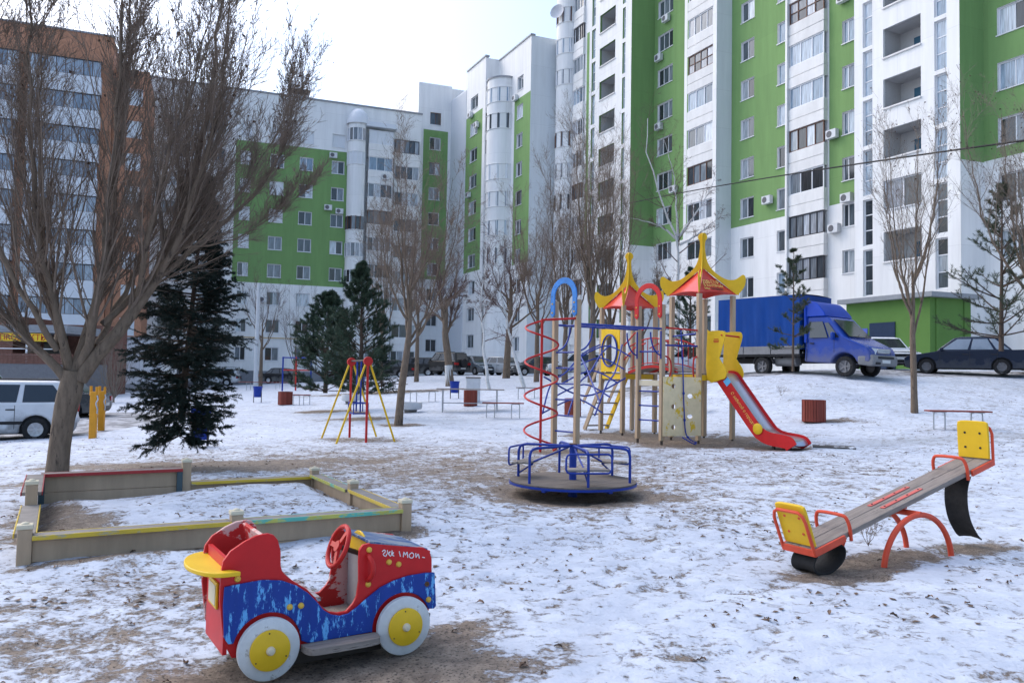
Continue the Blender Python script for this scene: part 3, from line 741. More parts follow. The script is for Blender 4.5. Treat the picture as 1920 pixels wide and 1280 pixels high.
# ---- green entrance annex in front of the right block
ra = empty('entrance_annex', (20, 38, 1.9), label='low green entrance annex with a dark blue door behind the truck', cat='building')
A0 = Vector((20.02, 38.0, 0)); AL = A0 - U2 * 4.9
GR2 = mat('annex_green', (.105, .21, .05), .8, .08, .8, .15, 18)
wall(ra, AL, U2, 0, 4.9, 1, 5.65, mats=(GR2,))
wall(ra, A0, U1, 0, 2.7, 1, 5.65, mats=(GR2,), name='side_wall')
fbox(ra, 'pier', A0, U1, GR2, [(.35, .55, -.06, .1, 1, 5.6), (2.2, 2.4, -.06, .1, 1, 5.6)])
q = MB(); rr_ = [AL + nU2 * .35 - U2 * .3, A0 + nU2 * .35 + U2 * .35, A0 + U1 * 3.0 + U2 * .35, AL + U1 * 3.0 - U2 * .3]
q.prism([(p.x - 20, p.y - 38) for p in rr_], (0, 0, 0), (1, 0, 0), (0, 1, 0), 3.75, 3.98); q.build('roof', mat('annex_roof', (.27, .285, .30), .6, .1), ra)
dr = fbox(ra, 'door', AL, U2, mat('navy_door', (.018, .035, .075), .45, .1), [(1.5, 3.0, -.06, -.005, 1.8, 4.55)])
MB().box(2.8, 2.86, -.1, -.06, 3.0, 3.2).build('handle', SHEET, dr)
fbox(ra, 'notice', AL, U2, mat('blue_notice', (.10, .14, .5), .5, .3, 30), [(.75, 1.35, -.03, -.005, 3.6, 4.3)])
# ------------------------------------------------------------------ paints
RED = mat('red_paint', (.52, .014, .016), .38, .10, 5, wear=(.30, .10, .09), wthr=.70, wscale=16)
REDT = mat('red_tube_paint', (.47, .02, .018), .4, .12, 8, wear=(.20, .06, .05), wthr=.70, wscale=25)
ORED = mat('orange_red_tube', (.62, .075, .035), .42, .12, 8, wear=(.25, .08, .05), wthr=.70, wscale=25)
YEL = mat('yellow_paint', (.72, .45, .02), .42, .08, 6, wear=(.36, .28, .12), wthr=.70, wscale=18)
BLUE = mat('blue_tube_paint', (.010, .036, .26), .38, .15, 8, wear=(.03, .03, .06), wthr=.71, wscale=25)
LBLUE = mat('faded_blue_paint', (.035, .20, .55), .45, .2, 8, wear=(.02, .04, .12), wthr=.6, wscale=14)
POST = mat('beige_post_paint', (.40, .29, .19), .6, .12, 3, .1, 30, stretch=(3, 3, .5), wear=(.20, .16, .12), wthr=.69, wscale=9)
GREYW = mat('weathered_wood', (.235, .20, .175), .8, .28, 5, .3, 12, stretch=(.8, 7, 7), wear=(.12, .10, .09), wthr=.6, wscale=5)
DECK = mat('dark_deck_wood', (.15, .125, .105), .8, .28, 5, .3, 12, stretch=(.8, 7, 7), wear=(.08, .07, .06), wthr=.6, wscale=5)
GREYW2 = mat('weathered_wood_crosswise', (.26, .225, .195), .8, .25, 5, .3, 12, stretch=(7, .8, 7), wear=(.15, .12, .11), wthr=.62, wscale=5)
CAPC = mat('cream_plastic_cap', (.62, .55, .40), .5, .06)
KNOB = mat('yellow_bolt_cap', (.65, .40, .06), .4, .1)
STEEL = mat('slide_steel', (.55, .55, .58), .28, .06, 3, metal=.85)
GALV = mat('galvanised_tube', (.42, .43, .45), .4, .1, metal=.5)
BLACK = mat('black_rubber', (.018, .018, .019), .75, .3, 10, .3, 30)
DIRTW = mat('white_wheel_paint', (.56, .57, .565), .5, .14, 9, wear=(.34, .33, .31), wthr=.59, wscale=9, stretch=(1, 1, 1))
BOLT = mat('dark_bolt', (.05, .04, .035), .5, .2)
PLANKR = mat('red_brown_slat', (.21, .045, .03), .6, .2, 5, .2, 20, stretch=(6, 6, 1), rand=.15)
BENCHR = mat('red_brown_bench_board', (.24, .06, .045), .6, .2, 5, rand=.1)
CONC = mat('whitewashed_concrete', (.55, .56, .57), .85, .1, 4, .3, 15)
def tnode_plywood(name, col, chip, thr, sc, st):
    return mat(name, col, .45, .1, 6, wear=chip, wthr=thr, wscale=sc, stretch=st)
SCRB = tnode_plywood('scratched_blue', (.010, .045, .26), (.12, .38, .72), .55, 13, (2.2, 1, .6))
WORNR = tnode_plywood('worn_pink_red', (.50, .03, .028), (.60, .40, .36), .50, 6, (1, 1, 1.4))
WORNY = tnode_plywood('worn_yellow_panel', (.74, .60, .36), (.70, .45, .03), .55, 2.6, (1, 1, .8))
WORNS = tnode_plywood('worn_seat', (.36, .36, .38), (.17, .09, .085), .50, 7, (1, 3, 1))
HOODB = tnode_plywood('worn_blue_hood', (.035, .09, .22), (.20, .23, .27), .50, 6, (.8, 3, 1))

# ------------------------------------------------------------------ toy car
tc = empty('toy_car', (-1.189, 4.014, gz(-1.19, 4.0) - .012), math.atan2(.5329, .84618), label='red and blue wooden toy car with yellow wheel hubs in the foreground', cat='toy car')
X3, Z3 = (1, 0, 0), (0, 0, 1)
top = [(-.234, .535), (-.226, .589), (-.193, .635), (-.126, .677), (-.071, .7), (-.014, .706), (.015, .696), (.037, .669), (.053, .61), (.055, .538), (.064, .508), (.094, .476), (.139, .442), (.192, .406), (.239, .356), (.271, .308), (.311, .276), (.358, .262), (.405, .263), (.444, .299), (.463, .334), (.473, .409), (.47, .515), (.472, .576), (.492, .6), (.525, .605), (.85, .55), (.887, .527), (.901, .485), (.903, .413)]
red_o = top + [(.905, .25), (.86, .2), (.55, .115), (.16, .11), (-.17, .12), (-.212, .2), (-.236, .4)]
blue_o = [(-.219, .471), (-.134, .478), (-.036, .483), (.058, .469), (.132, .435), (.193, .391), (.24, .341), (.279, .292), (.319, .264), (.366, .25), (.413, .255), (.46, .282), (.524, .327), (.589, .368), (.664, .394), (.749, .411), (.854, .415), (.912, .411), (.926, .227), (.912, .212), (.886, .215)] + \
    arc(.719, .155, .17, 20, 186, 14) + [(.529, .14), (.245, .137), (.2, .139), (.166, .155)] + arc(-.005, .15, .17, 8, 165, 14) + [(-.193, .195), (-.214, .229), (-.223, .382)]
for y, sg_ in ((0, 1), (.42, -1)):
    o = MB().prism(red_o, (0, y, 0), X3, Z3, -.022, 0).build('side_panel', RED if sg_ == 1 else WORNR, tc, bevel=.004)
    bo = MB().prism(blue_o, (0, y, 0), X3, Z3, .002 if sg_ == 1 else -.042, .018 if sg_ == 1 else -.024).build('mudguard_panel', SCRB, tc, bevel=.004)
    for (u, v, rr_) in ((-.005, .15, .152), (.719, .155, .153)):
        w = MB().lathe([(0, 0), (rr_ - .006, 0), (rr_, .005), (rr_, .03), (rr_ - .006, .035), (0, .035)], 48, O=(u, y, v), axis=(0, -1, 0)); 
        off = .02 if sg_ == 1 else -.077
        w = w.build('wheel', DIRTW, tc, (0, -off, 0), smooth=True, angle=50)
        if sg_ == 1:
            h = MB().lathe([(0, .036), (.094, .036), (.099, .041), (.099, .05), (.094, .054), (0, .054)], 40, O=(u, y, v), axis=(0, -1, 0)).build('hub_disc', YEL, w, smooth=True, angle=50)
            MB().lathe([(.022, .054), (.022, .062), (.015, .074), (0, .077)], 16, O=(u, y, v), axis=(0, -1, 0)).build('axle_cap', CAPC, w, smooth=True)
            q = MB()
            for a in (95, 215, 335): q.lathe([(0, .0545), (.004, .0545), (.004, .0555), (0, .056)], 8, O=(u + .085 * math.cos(R(a)), y, v + .085 * math.sin(R(a))), axis=(0, -1, 0))
            q.build('screw', BOLT, w)
for u, v in ((-.156, .5), (.1, .334), (.157, .333), (.525, .572), (.524, .391), (.641, .495), (.698, .477), (.875, .268)):
    yy = -.018 if (u, v) in ((.1, .334), (.157, .333), (.875, .268)) else 0
    MB().lathe([(.0155, 0), (.0155, .006), (.011, .013), (0, .016)], 16, O=(u, yy, v), axis=(0, -1, 0)).build('bolt_cap', KNOB, tc, smooth=True)
MB().lathe([(.014, 0), (.014, .004), (.007, .004), (.006, .001), (0, .001)], 14, O=(.864, -.018, .354), axis=(0, -1, 0)).build('bare_bolt', mat('rust', (.12, .06, .03), .7), tc)
MB().tube(smooth_pts([(.522, 0, .545), (.522, -.03, .53), (.53, -.05, .50), (.53, -.05, .46), (.522, -.03, .425), (.522, 0, .412)], 4), .0135, 10).build('side_handle', REDT, tc, smooth=True)
q = MB(); q.box(-.215, -.195, .005, .395, .14, .60); q.build('rear_wall', RED, tc)
MB().obox((-.01, .2, .60), .02, .395, .2, Matrix.Rotation(R(-14), 3, 'Y')).build('backrest', WORNR, tc, bevel=.004)
sp_o = [(-.155, -.06)] + [(-.215 - .145 * math.sin(R(a)), .21 - .27 * math.cos(R(a))) for a in range(8, 180, 8)] + [(-.155, .48), (-.175, .445), (-.21, .40), (-.21, .02), (-.175, -.02)]
MB().prism([(u, v) for u, v in sp_o], (0, 0, .537), (1, 0, 0), (0, 1, 0), -.011, .011).build('rear_shelf', YEL, tc, bevel=.004)
q = MB(); q.box(-.228, -.216, .12, .3, .33, .46); pl = q.build('number_plate', YEL, tc, bevel=.003); MB().box(-.231, -.2285, .135, .285, .345, .445).build('plate_face', CAPC, pl)
MB().box(-.19, .27, .002, .396, .335, .355).build('seat', WORNS, tc, bevel=.004)
MB().box(.0, .9, .002, .396, .165, .185).build('floor_board', GREYW2, tc, bevel=.003)
MB().box(.56, .577, .002, .396, .19, .595).build('dashboard', mat('bare_grey_panel', (.33, .32, .31), .7, .15, 6), tc)
MB().prism(arc(.21, .50, .135, 0, 180, 14), (.559, 0, 0), (0, 1, 0), Z3, -.012, 0.0).build('instrument_panel', YEL, tc, bevel=.003)
MB().hexa([(.53, .003, .60), (.875, .003, .525), (.875, .395, .525), (.53, .395, .60), (.53, .003, .618), (.875, .003, .543), (.875, .395, .543), (.53, .395, .618)]).build('bonnet_board', HOODB, tc, bevel=.004)
q = MB(); q.box(.873, .89, .003, .395, .2, .53); q.build('front_wall', RED, tc)
sw = empty('steering_wheel', (.43, .21, .56), parent=tc, rot=(0, R(-68), 0))
q = MB(); q.tube([(.112 * math.cos(R(a)), .112 * math.sin(R(a)), 0) for a in range(0, 360, 12)], .0135, 10, closed=True); q.build('rim', REDT, sw, smooth=True)
q = MB()
for a in (90, 210, 330): q.beam((0, 0, 0), (.11 * math.cos(R(a)), .11 * math.sin(R(a)), 0), .028, .014)
q.cyl((0, 0, -.01), (0, 0, .012), .03, 16); q.build('spokes', REDT, sw)
MB().cyl((0, 0, 0), (0, 0, -.15), .014, 12).build('column', BOLT, sw)
MB().prism(smooth_pts([(.165, -.03), (.18, -.105), (.25, -.125), (.48, -.125), (.55, -.11), (.565, -.06), (.555, -.02), (.2, -.02)], 3, True), (0, 0, .105), (1, 0, 0), (0, 1, 0), 0, .034).build('footboard', GREYW, tc, bevel=.006)
q = MB(); q.box(.05, .65, .1, .3, .0, .13); q.build('chassis', BOLT, tc)
strokes = [[(0, .03), (.012, .04), (.018, .03), (.006, .016), (.02, .006), (.028, .02)], [(.03, .04), (.034, .02), (.048, .034), (.036, .022), (.05, .008)], [(.058, .04), (.055, .012), (.066, .03), (.055, .02), (.07, .01)],
           [(.10, .038), (.108, .01)], [(.125, .008), (.128, .036), (.137, .02), (.147, .036), (.152, .006)], [(.168, .03), (.16, .018), (.168, .006), (.182, .008), (.188, .024), (.178, .034), (.168, .03)], [(.20, .034), (.202, .01), (.214, .03), (.222, .006)], [(.24, .014), (.255, .012)]]
for st in strokes: MB().tube([(.60 + u * 1.0, -.0015, .525 + v - .16 * u) for u, v in smooth_pts(st, 3)], .0028, 5).build('scrawl_stroke', mat('scrawl_white', (.75, .74, .74), .7), tc)

# ------------------------------------------------------------------ sandbox
SZ = gz(-3, 8)
sb = empty('sandbox', (SB_O[0], SB_O[1], SZ), math.atan2(SB_U[1], SB_U[0]), label='square wooden sandbox with yellow-edged boards and cream post caps', cat='sandbox')
Ls = SB_L
YEDGE = tnode_plywood('flaked_yellow_edge', (.60, .42, .05), (.42, .36, .22), .57, 9, (.6, .6, 2)); TEDGE = tnode_plywood('flaked_teal_edge', (.46, .44, .10), (.12, .42, .33), .52, 5, (.6, .6, 2)); REDGE = tnode_plywood('flaked_red_edge', (.34, .035, .035), (.36, .25, .22), .60, 9, (.5, .5, 2))
PLT = mat('worn_bench_top', (.25, .225, .20), .75, .2, 5, .2, 14, wear=(.36, .32, .2), wthr=.66, wscale=7)
def sb_post(u, v, h):
    o = MB().box(-.05, .05, -.05, .05, -.15, h).build('post', POST, sb, (u, v, 0), bevel=.006)
    q = MB(); q.box(-.056, .056, -.056, .056, h, h + .035); q.lathe([(.03, h + .035), (.026, h + .047), (0, h + .055)], 14); q.build('cap', CAPC, o, bevel=.006)
for u, v, h in ((0, 0, .27), (Ls / 2, 0, .27), (Ls, 0, .27), (Ls, Ls / 2, .26), (Ls, Ls, .235), (Ls / 2, Ls, .40), (0, Ls / 2, .41)): sb_post(u, v, h)
def sb_side(a, b_, top_z, edge, wid=.14, boards=True):
    a = Vector((*a, 0)); b_ = Vector((*b_, 0)); d = (b_ - a).normalized(); n = Vector((-d.y, d.x, 0)); ln = (b_ - a).length
    rz_ = math.atan2(d.y, d.x)
    t = MB().box(.052, ln - .052, -wid / 2, wid / 2, -.016, .016).build('seat_board', PLT, sb, (a.x, a.y, top_z), (0, 0, rz_), bevel=.004)
    MB().box(.05, ln - .05, -wid / 2 - .012, -wid / 2 - .0005, -.018, .018).build('painted_edge', edge, t, bevel=.003)
    MB().box(.05, ln - .05, wid / 2 + .0005, wid / 2 + .010, -.018, .018).build('painted_edge', edge, t, bevel=.003)
    z = top_z - .018
    while z > -.02:
        MB().box(.05, ln - .05, -.02, .02, max(z - .175, -.15), z).build('side_board', POST, sb, (a.x, a.y, 0), (0, 0, rz_), bevel=.004); z -= .179
h2 = Ls / 2
sb_side((0, 0), (h2, 0), .205, YEDGE); sb_side((h2, 0), (Ls, 0), .205, TEDGE); sb_side((Ls, 0), (Ls, h2), .19, YEDGE); sb_side((Ls, h2), (Ls, Ls), .175, TEDGE)
sb_side((Ls, Ls), (h2, Ls), .15, YEDGE); sb_side((h2, Ls), (0, Ls), .315, REDGE, .16); sb_side((0, Ls), (0, h2), .315, REDGE, .16); sb_side((0, h2), (0, 0), .21, YEDGE)
MB().box(-.03, .03, -.03, .03, -.1, .295).build('corner_block', mat('dark_teal_block', (.06, .09, .10), .6, .1), sb, (.06, Ls - .06, 0)); MB().box(-.03, .03, -.03, .03, -.1, .295).build('corner_block', MATS['dark_teal_block'], sb, (h2 - .08, Ls - .05, 0))

# ------------------------------------------------------------------ merry-go-round
mg = empty('merry_go_round', (.82, 10.4, .05), 0, label='blue tube merry-go-round with wooden deck and three small seats', cat='merry-go-round')
mz = .105
q = MB()
rad_ = .82
for k in range(6):      # deck boards, each a slice across the disc
    y0, y1 = -rad_ + k * rad_ / 3 + .004, -rad_ + (k + 1) * rad_ / 3 - .004
    pts = []
    N_ = 10
    for i in range(N_ + 1):
        yy = y0 + (y1 - y0) * i / N_; pts.append((math.sqrt(max(rad_ ** 2 - yy ** 2, 0.0004)), yy))
    for i in range(N_ + 1):
        yy = y1 + (y0 - y1) * i / N_; pts.append((-math.sqrt(max(rad_ ** 2 - yy ** 2, 0.0004)), yy))
    MB().prism(pts, (0, 0, 0), (1, 0, 0), (0, 1, 0), 0, .018).build('deck_board', DECK, mg, (0, 0, mz), (0, 0, R(35)), bevel=.002, seg=1)
MB().lathe([(rad_ - .02, -.03), (rad_ + .010, -.03), (rad_ + .010, -.001), (rad_ - .02, -.001), (rad_ - .02, -.03)], 64, O=(0, 0, mz)).build('rim', BLUE, mg, smooth=True, angle=40)
q = MB()
for a in range(0, 180, 60): q.beam((-rad_ * math.cos(R(a)), -rad_ * math.sin(R(a)), mz - .03), (rad_ * math.cos(R(a)), rad_ * math.sin(R(a)), mz - .03), .05, .05)
q.cyl((0, 0, -.2), (0, 0, mz), .06, 16); q.build('underframe', BLUE, mg)
MB().cyl((0, 0, mz), (0, 0, mz + .475), .048, 20).build('centre_post', BLUE, mg, smooth=True, angle=50)
MB().cyl((0, 0, mz + .475), (0, 0, mz + .485), .052, 20).build('post_cap', mat('rusty_cap', (.13, .07, .05), .6), mg)
hA = mz + .455
for k, az_ in enumerate((-80, -20, 40, 100, 160, 220)):
    c, s_ = math.cos(R(az_)), math.sin(R(az_)); ro = .75
    P = [(.03, hA), (ro - .12, hA - .005), (ro - .03, hA - .03), (ro, hA - .11), (ro, mz + .01)]
    P = [P[0]] + smooth_pts(P[1:4], 5) + [P[4]]
    MB().tube([(r_ * c, r_ * s_, z) for r_, z in P], .0175, 10).build('arm', BLUE, mg, smooth=True)
    if k % 2 == 0:      # seats at -80, 40, 160
        w, zb, zt = .285, mz + .19, hA - .035
        lp = [(-w, zb + .05), (-w, zt - .05), (-w + .015, zt - .015), (-w + .05, zt), (w - .05, zt), (w - .015, zt - .015), (w, zt - .05), (w, zb + .05), (w - .015, zb + .015), (w - .05, zb), (-w + .05, zb), (-w + .015, zb + .015)]
        ro2 = ro + .035
        MB().tube([(ro2 * c - t * s_, ro2 * s_ + t * c, z) for t, z in lp], .0125, 8, closed=True).build('seat_guard', BLUE, mg, smooth=True)
        for j in range(3):
            rr0 = ro2 - .03 - j * .075
            hw = w - .015 - .035 * j
            q = MB(); q.box(-.034, .034, -hw, hw, -.014, .014); q.build('seat_board', GREYW2, mg, ((rr0 - .034) * c, (rr0 - .034) * s_, zb + .03), (0, 0, R(az_)), bevel=.005)
        q = MB(); q.tube([(.06 * c, .06 * s_, hA - .02), ((ro2 - .2) * c, (ro2 - .2) * s_, zb + .012)], .013, 8); q.tube([(ro * c, ro * s_, mz + .06), ((ro - .2) * c, (ro - .2) * s_, zb)], .011, 8)
        q.tube([((ro2 - .24) * c, (ro2 - .24) * s_, zb + .008), (ro2 * c, ro2 * s_, zb + .008)], .012, 8); q.build('seat_brace', BLUE, mg, smooth=True)

# ------------------------------------------------------------------ seesaw
ss = empty('seesaw', (3.36, 6.96, gz(3.36, 6.96)), R(30.2), label='seesaw with grey plank, yellow seat backs and red tube frame', cat='seesaw')
tl = math.atan2(.78 - .17, 2.5); pz = .475
bm_ = empty('beam', (0, 0, pz), parent=ss, rot=(0, -tl, 0))
BL = 1.27
for j, y in enumerate((-.073, .073)): MB().box(-BL, BL, y - .071, y + .071, -.022, .022).build('plank', GREYW, bm_, bevel=.005)
q = MB()
for y in (-.06, .06):
    q.box(-.28, .28, y - .02, y + .02, .0225, .030)
q.build('grip_strip', mat('pinkish_red_strip', (.55, .12, .10), .5, .1), bm_, bevel=.002)
q = MB()
for y in (-.06, .06):
    for x in (-.24, -.08, .08, .24): q.cyl((x, y, .030), (x, y, .034), .008, 8)
q.build('strip_bolts', BOLT, bm_)
for sg_ in (-1, 1):
    e = sg_ * BL
    q = MB()
    for y in (-.155, .155): q.beam((e - sg_ * .36, y, -.01), (e + sg_ * .01, y, -.01), .02, .055)
    q.beam((e + sg_ * .005, -.16, -.01), (e + sg_ * .005, .16, -.01), .02, .055); q.build('seat_frame', ORED, bm_, bevel=.003)
    lean = sg_ * .055
    bk = MB().prism(smooth_pts([(-.145, 0), (-.145, .30), (-.125, .335), (-.085, .345), (.085, .345), (.125, .335), (.145, .30), (.145, 0)], 2)[:-1] + [(.145, 0)], (0, 0, 0), (0, 1, 0), (lean / .34, 0, 1), -.013, .013).build('seat_back', YEL, bm_, (e - sg_ * .03, 0, .03), bevel=.006)
    q = MB()
    for y in (-.07, .07):
        for z in (.1, .235): q.cyl((lean * z / .34 - .017, y, z), (lean * z / .34 + .017, y, z), .011, 10)
    q.build('back_bolts', BOLT if sg_ > 0 else ORED, bm_, (e - sg_ * .03, 0, .03))
    fr = [(0, -.152, -.02), (lean * .85, -.152, .25), (lean * .95, -.135, .30), (lean, -.10, .325), (lean, .10, .325), (lean * .95, .135, .30), (lean * .85, .152, .25), (0, .152, -.02)]
    MB().tube([(x + e + sg_ * .004, y, z) for x, y, z in fr], .0135, 8).build('back_tube', ORED, bm_, smooth=True)
    hx = e - sg_ * .43
    MB().tube(smooth_pts([(hx, -.155, -.05), (hx, -.16, .05), (hx, -.145, .12), (hx, -.10, .15), (hx, .10, .15), (hx, .145, .12), (hx, .16, .05), (hx, .155, -.05)], 3), .0145, 9).build('handle', ORED, bm_, smooth=True)
# bent tyre pieces under both ends
def strip(path, w, th, m, name, parent, curl=.02):
    q = MB(); P = smooth_pts(path, 5); rows = []; rows2 = []
    for i, p in enumerate(P):
        p = Vector(p); t = Vector(P[min(i + 1, len(P) - 1)]) - Vector(P[max(i - 1, 0)]); n = Vector((t.z, 0, -t.x)).normalized()
        rows.append([p + Vector((0, y * w / 2, 0)) + n * (curl * y * y) for y in (-1, -.6, 0, .6, 1)])
        rows2.append([p + Vector((0, y * w / 2, 0)) + n * (curl * y * y + th) for y in (-1, -.6, 0, .6, 1)])
    q.grid(rows); q.grid([r_[::-1] for r_ in rows2]); q.grid([[r_[0] for r_ in rows], [r_[0] for r_ in rows2]]); q.grid([[r_[-1] for r_ in rows2], [r_[-1] for r_ in rows]])
    return q.build(name, m, parent, smooth=True, angle=45)
strip([(.98, 0, .63), (.93, 0, .52), (.93, 0, .38), (.98, 0, .24), (1.08, 0, .12), (1.14, 0, .08)], .21, .015, BLACK, 'tyre_strip', ss)
lp = [(-1.0 + .17 * math.cos(R(a)), 0, .085 + .085 * math.sin(R(a)) + .04 * math.cos(R(a)) * .9) for a in range(60, 421, 20)]
strip(lp, .22, .013, BLACK, 'tyre_loop', ss, .012)
for y in (-.21, .21):
    MB().tube([(.47 * math.cos(R(a)), y, -.06 + .44 * math.sin(R(a))) for a in range(0, 181, 9)], .024, 10).build('arch', ORED, ss, smooth=True)
q = MB(); q.tube([(0, -.23, .385), (0, .23, .385)], .026, 12); q.obox((0, 0, .43), .14, .12, .05); q.build('pivot_bar', ORED, ss, smooth=True, angle=40)

# ------------------------------------------------------------------ toddler swing
SW = Vector((-3.59, 18.75, 0)); ax = Vector((-.68, 1.5, 0)).normalized(); sd = Vector((ax.y, -ax.x, 0))
sw_ = empty('swing', (SW.x, SW.y, gz(SW.x, SW.y)), math.atan2(ax.y, ax.x), label='toddler swing with yellow splayed legs and red posts behind the sandbox', cat='swing')
Hs = 1.83
for x in (-.82, .82):
    for s_ in (-1, 1): MB().tube([(x * 1.0, s_ * .04, Hs - .02), (x * 1.0, s_ * .70, -.1)], .024, 8).build('splayed_leg', YEL, sw_, smooth=True)
    MB().tube([(x, 0, -.1), (x, 0, Hs)], .028, 10).build('post', REDT, sw_, smooth=True)
    MB().cyl((x - .04, 0, Hs), (x + .04, 0, Hs), .105, 18).build('hub_disc', REDT, sw_, bevel=.01)
MB().cyl((-.8, 0, Hs + .02), (.8, 0, Hs + .02), .022, 10).build('crossbar', BOLT, sw_)
for x in (-.2, .2):
    MB().cyl((x, 0, .62), (x, 0, Hs), .02, 8).build('hanger_bar', BLUE, sw_)
q = MB(); w, dd_ = .26, .17
for z in (.62, .86):
    q.tube([(-w, -dd_, z), (w, -dd_, z), (w, dd_, z), (-w, dd_, z)], .014, 8, closed=True)
for x, y in ((-w, -dd_), (w, -dd_), (w, dd_), (-w, dd_)): q.cyl((x, y, .60), (x, y, .87), .014, 8)
q.build('seat_cage', BLUE, sw_, smooth=True)
for y in (-.1, 0, .1): MB().box(-w, w, y - .045, y + .045, .635, .655).build('seat_board', GREYW, sw_, bevel=.004)
# ------------------------------------------------------------------ play tower complex
T1 = Vector((4.52, 18.90, 0)); T2 = Vector((3.06, 20.90, 0)); base = .05; TH = R(-18.5); A1_ = R(-45) + TH
pt = empty('play_tower', (T1.x, T1.y, base), label='playground climbing complex with two yellow and red tower roofs, bridge and red slide', cat='play tower')
OFF = Vector((-T1.x, -T1.y, -base))
def pb(q, name, m, parent=None, **kw):      # q built in world coordinates
    if parent is None: return q.build(name, m, pt, OFF, **kw)
    return q.build(name, m, parent, **kw)
D1 = Vector((math.cos(A1_), math.sin(A1_), 0)); D2 = Vector((-D1.y, D1.x, 0))      # slide direction; across it
M45 = Matrix.Rotation(R(45) + TH, 3, 'Z'); MT = Matrix.Rotation(TH, 3, 'Z')
def post(p, top_z, name='post', sq=.1):
    q = MB(); q.obox((p.x, p.y, (base + .06 + top_z) / 2), sq, sq, top_z - base - .06, M45)
    o = pb(q, name, POST, bevel=.008)
    q = MB(); q.obox((p.x, p.y, base), .04, .04, .5, M45); pb(q, 'foot', BOLT, o)
    return o
def tower(T, top_z):
    c = {}
    for k, v in (('F', (0, -.7071)), ('R', (.7071, 0)), ('B', (0, .7071)), ('L', (-.7071, 0))):
        c[k] = T + MT @ Vector((v[0], v[1], 0)); post(c[k], top_z)
    return c
ZP = 1.64
t1 = tower(T1, 3.48); t2 = tower(T2, 3.36)
def roof(T, z0, wtip, ht, txt=False):
    """two crossed yellow boards on the diagonals with red sloping panels between"""
    k_ = wtip
    half = [(0.0, ht)] + [(.108 * math.sin(R(a)), ht - .108 + .108 * math.cos(R(a))) for a in range(20, 150, 15)] + [(.056, ht - .30), (.066, ht - .45), (.095, ht - .62), (.15, ht - .77), (.24, ht - .90), (.36, ht - 1.01), (.52, ht - 1.115), (.66, ht - 1.15), (.78, ht - 1.13), (.88, ht - 1.06), (.93, ht - 1.03), (.98, ht - 1.06), (1.0, ht - 1.16), (.98, ht - 1.28), (.92, ht - 1.39), (.85, ht - 1.47), (.79, ht - 1.50), (.40, ht - 1.17), (0, ht - .84)]
    half = smooth_pts([(u * (k_ if u > .3 else 1), v) for u, v in half], 2)
    out = half + [(-u, v) for u, v in half[::-1]][1:-1]
    k = ht - 1.5; hw = k_
    for i, (dx, th) in enumerate((((1, 0, 0), .0), ((0, 1, 0), .0))):
        q = MB(); q.prism(out, (T.x, T.y, z0), MT @ Vector(dx), (0, 0, 1), -.011, .011)
        pb(q, 'roof_board', YEL, bevel=.004)
    zi = k + .005
    rr = hw * .79
    cor = [MT @ Vector(v) for v in ((rr, 0, 0), (0, rr, 0), (-rr, 0, 0), (0, -rr, 0))]
    apex = Vector((0, 0, z0 + k + .66))
    for i in range(4):
        a, b_ = cor[i], cor[(i + 1) % 4]; rows = []
        n = 8
        for j in range(9):
            s_ = j / 8
            rows.append([T + apex * (1 - s_) + s_ * (a * (1 - t / n) + b_ * (t / n) + Vector((0, 0, z0 + zi + .05 * math.sin(math.pi * t / n) * s_))) + (a + b_) * .03 * math.sin(math.pi * s_) * -1 for t in range(n + 1)])
        q = MB(); q.grid(rows); nrm = (a + b_).normalized() * .0 + Vector((0, 0, -.014)); q.grid([[p + nrm for p in r_][::-1] for r_ in rows]); q.grid([rows[-1], [p + nrm for p in rows[-1]]])
        pb(q, 'roof_panel', ROOFR, smooth=True, angle=40)
ROOFR = mat('roof_red', (.58, .05, .04), .25, .12, 3, wear=(.35, .05, .05), wthr=.64, wscale=3)
roof(T1, 3.505, 1.0, 1.5)
roof(T2, 3.34, .92, 1.48)
# lettering on the right-hand front roof panel
LET = mat('yellow_lettering', (.72, .50, .12), .5, .1); LETD = mat('rubbed_lettering', (.10, .05, .03), .6, .1)
fn = (D1 + Vector((0, 0, .84))).normalized(); fu = D2
fv = fn.cross(fu).normalized()
if fv.z < 0: fv = -fv
Mx = Matrix((fu, fv, fu.cross(fv))).transposed().to_4x4()
def sign_text(body, size, m, c, Mx_, shear=0.0):
    o = text(body, size, m, pt, (0, 0, 0), (0, 0, 0), 'lettering', .003, shear, 'CENTER')
    o.matrix_local = Matrix.Translation(c + OFF) @ Mx_
    return o
pc = T1 + D1 * .36 + Vector((0, 0, 3.505 + .235)) + fn * .04
pc = pc - D2 * .05; sign_text('ДВ☺Р,', .15, LET, pc - fv * .03, Mx); sign_text('В КОТОРОМ', .095, LET, pc - fv * .135, Mx); sign_text('МЫ', .09, LET, pc - fv * .235 - D2 * .24, Mx); sign_text('ЖИВЕМ', .09, LETD, pc - fv * .235 + D2 * .06, Mx)
# platforms: boards, yellow fascia
for T in (T1, T2):
    for j in range(6):
        q = MB(); c = T + D1 * (-.42 + j * .168); q.obox((c.x, c.y, ZP - .02), .16, .92, .035, M45 @ Matrix.Rotation(R(-90), 3, 'Z')); pb(q, 'platform_board', GREYW, bevel=.004)
    q = MB()
    for s_, d in ((1, D1), (-1, D1), (1, D2), (-1, D2)):
        c = T + d * s_ * .5; e = D2 if d is D1 else D1
        q.beam((c - e * .44) + Vector((0, 0, ZP - .10)), (c + e * .44) + Vector((0, 0, ZP - .10)), .035, .13)
    pb(q, 'platform_frame', YEL, bevel=.004)
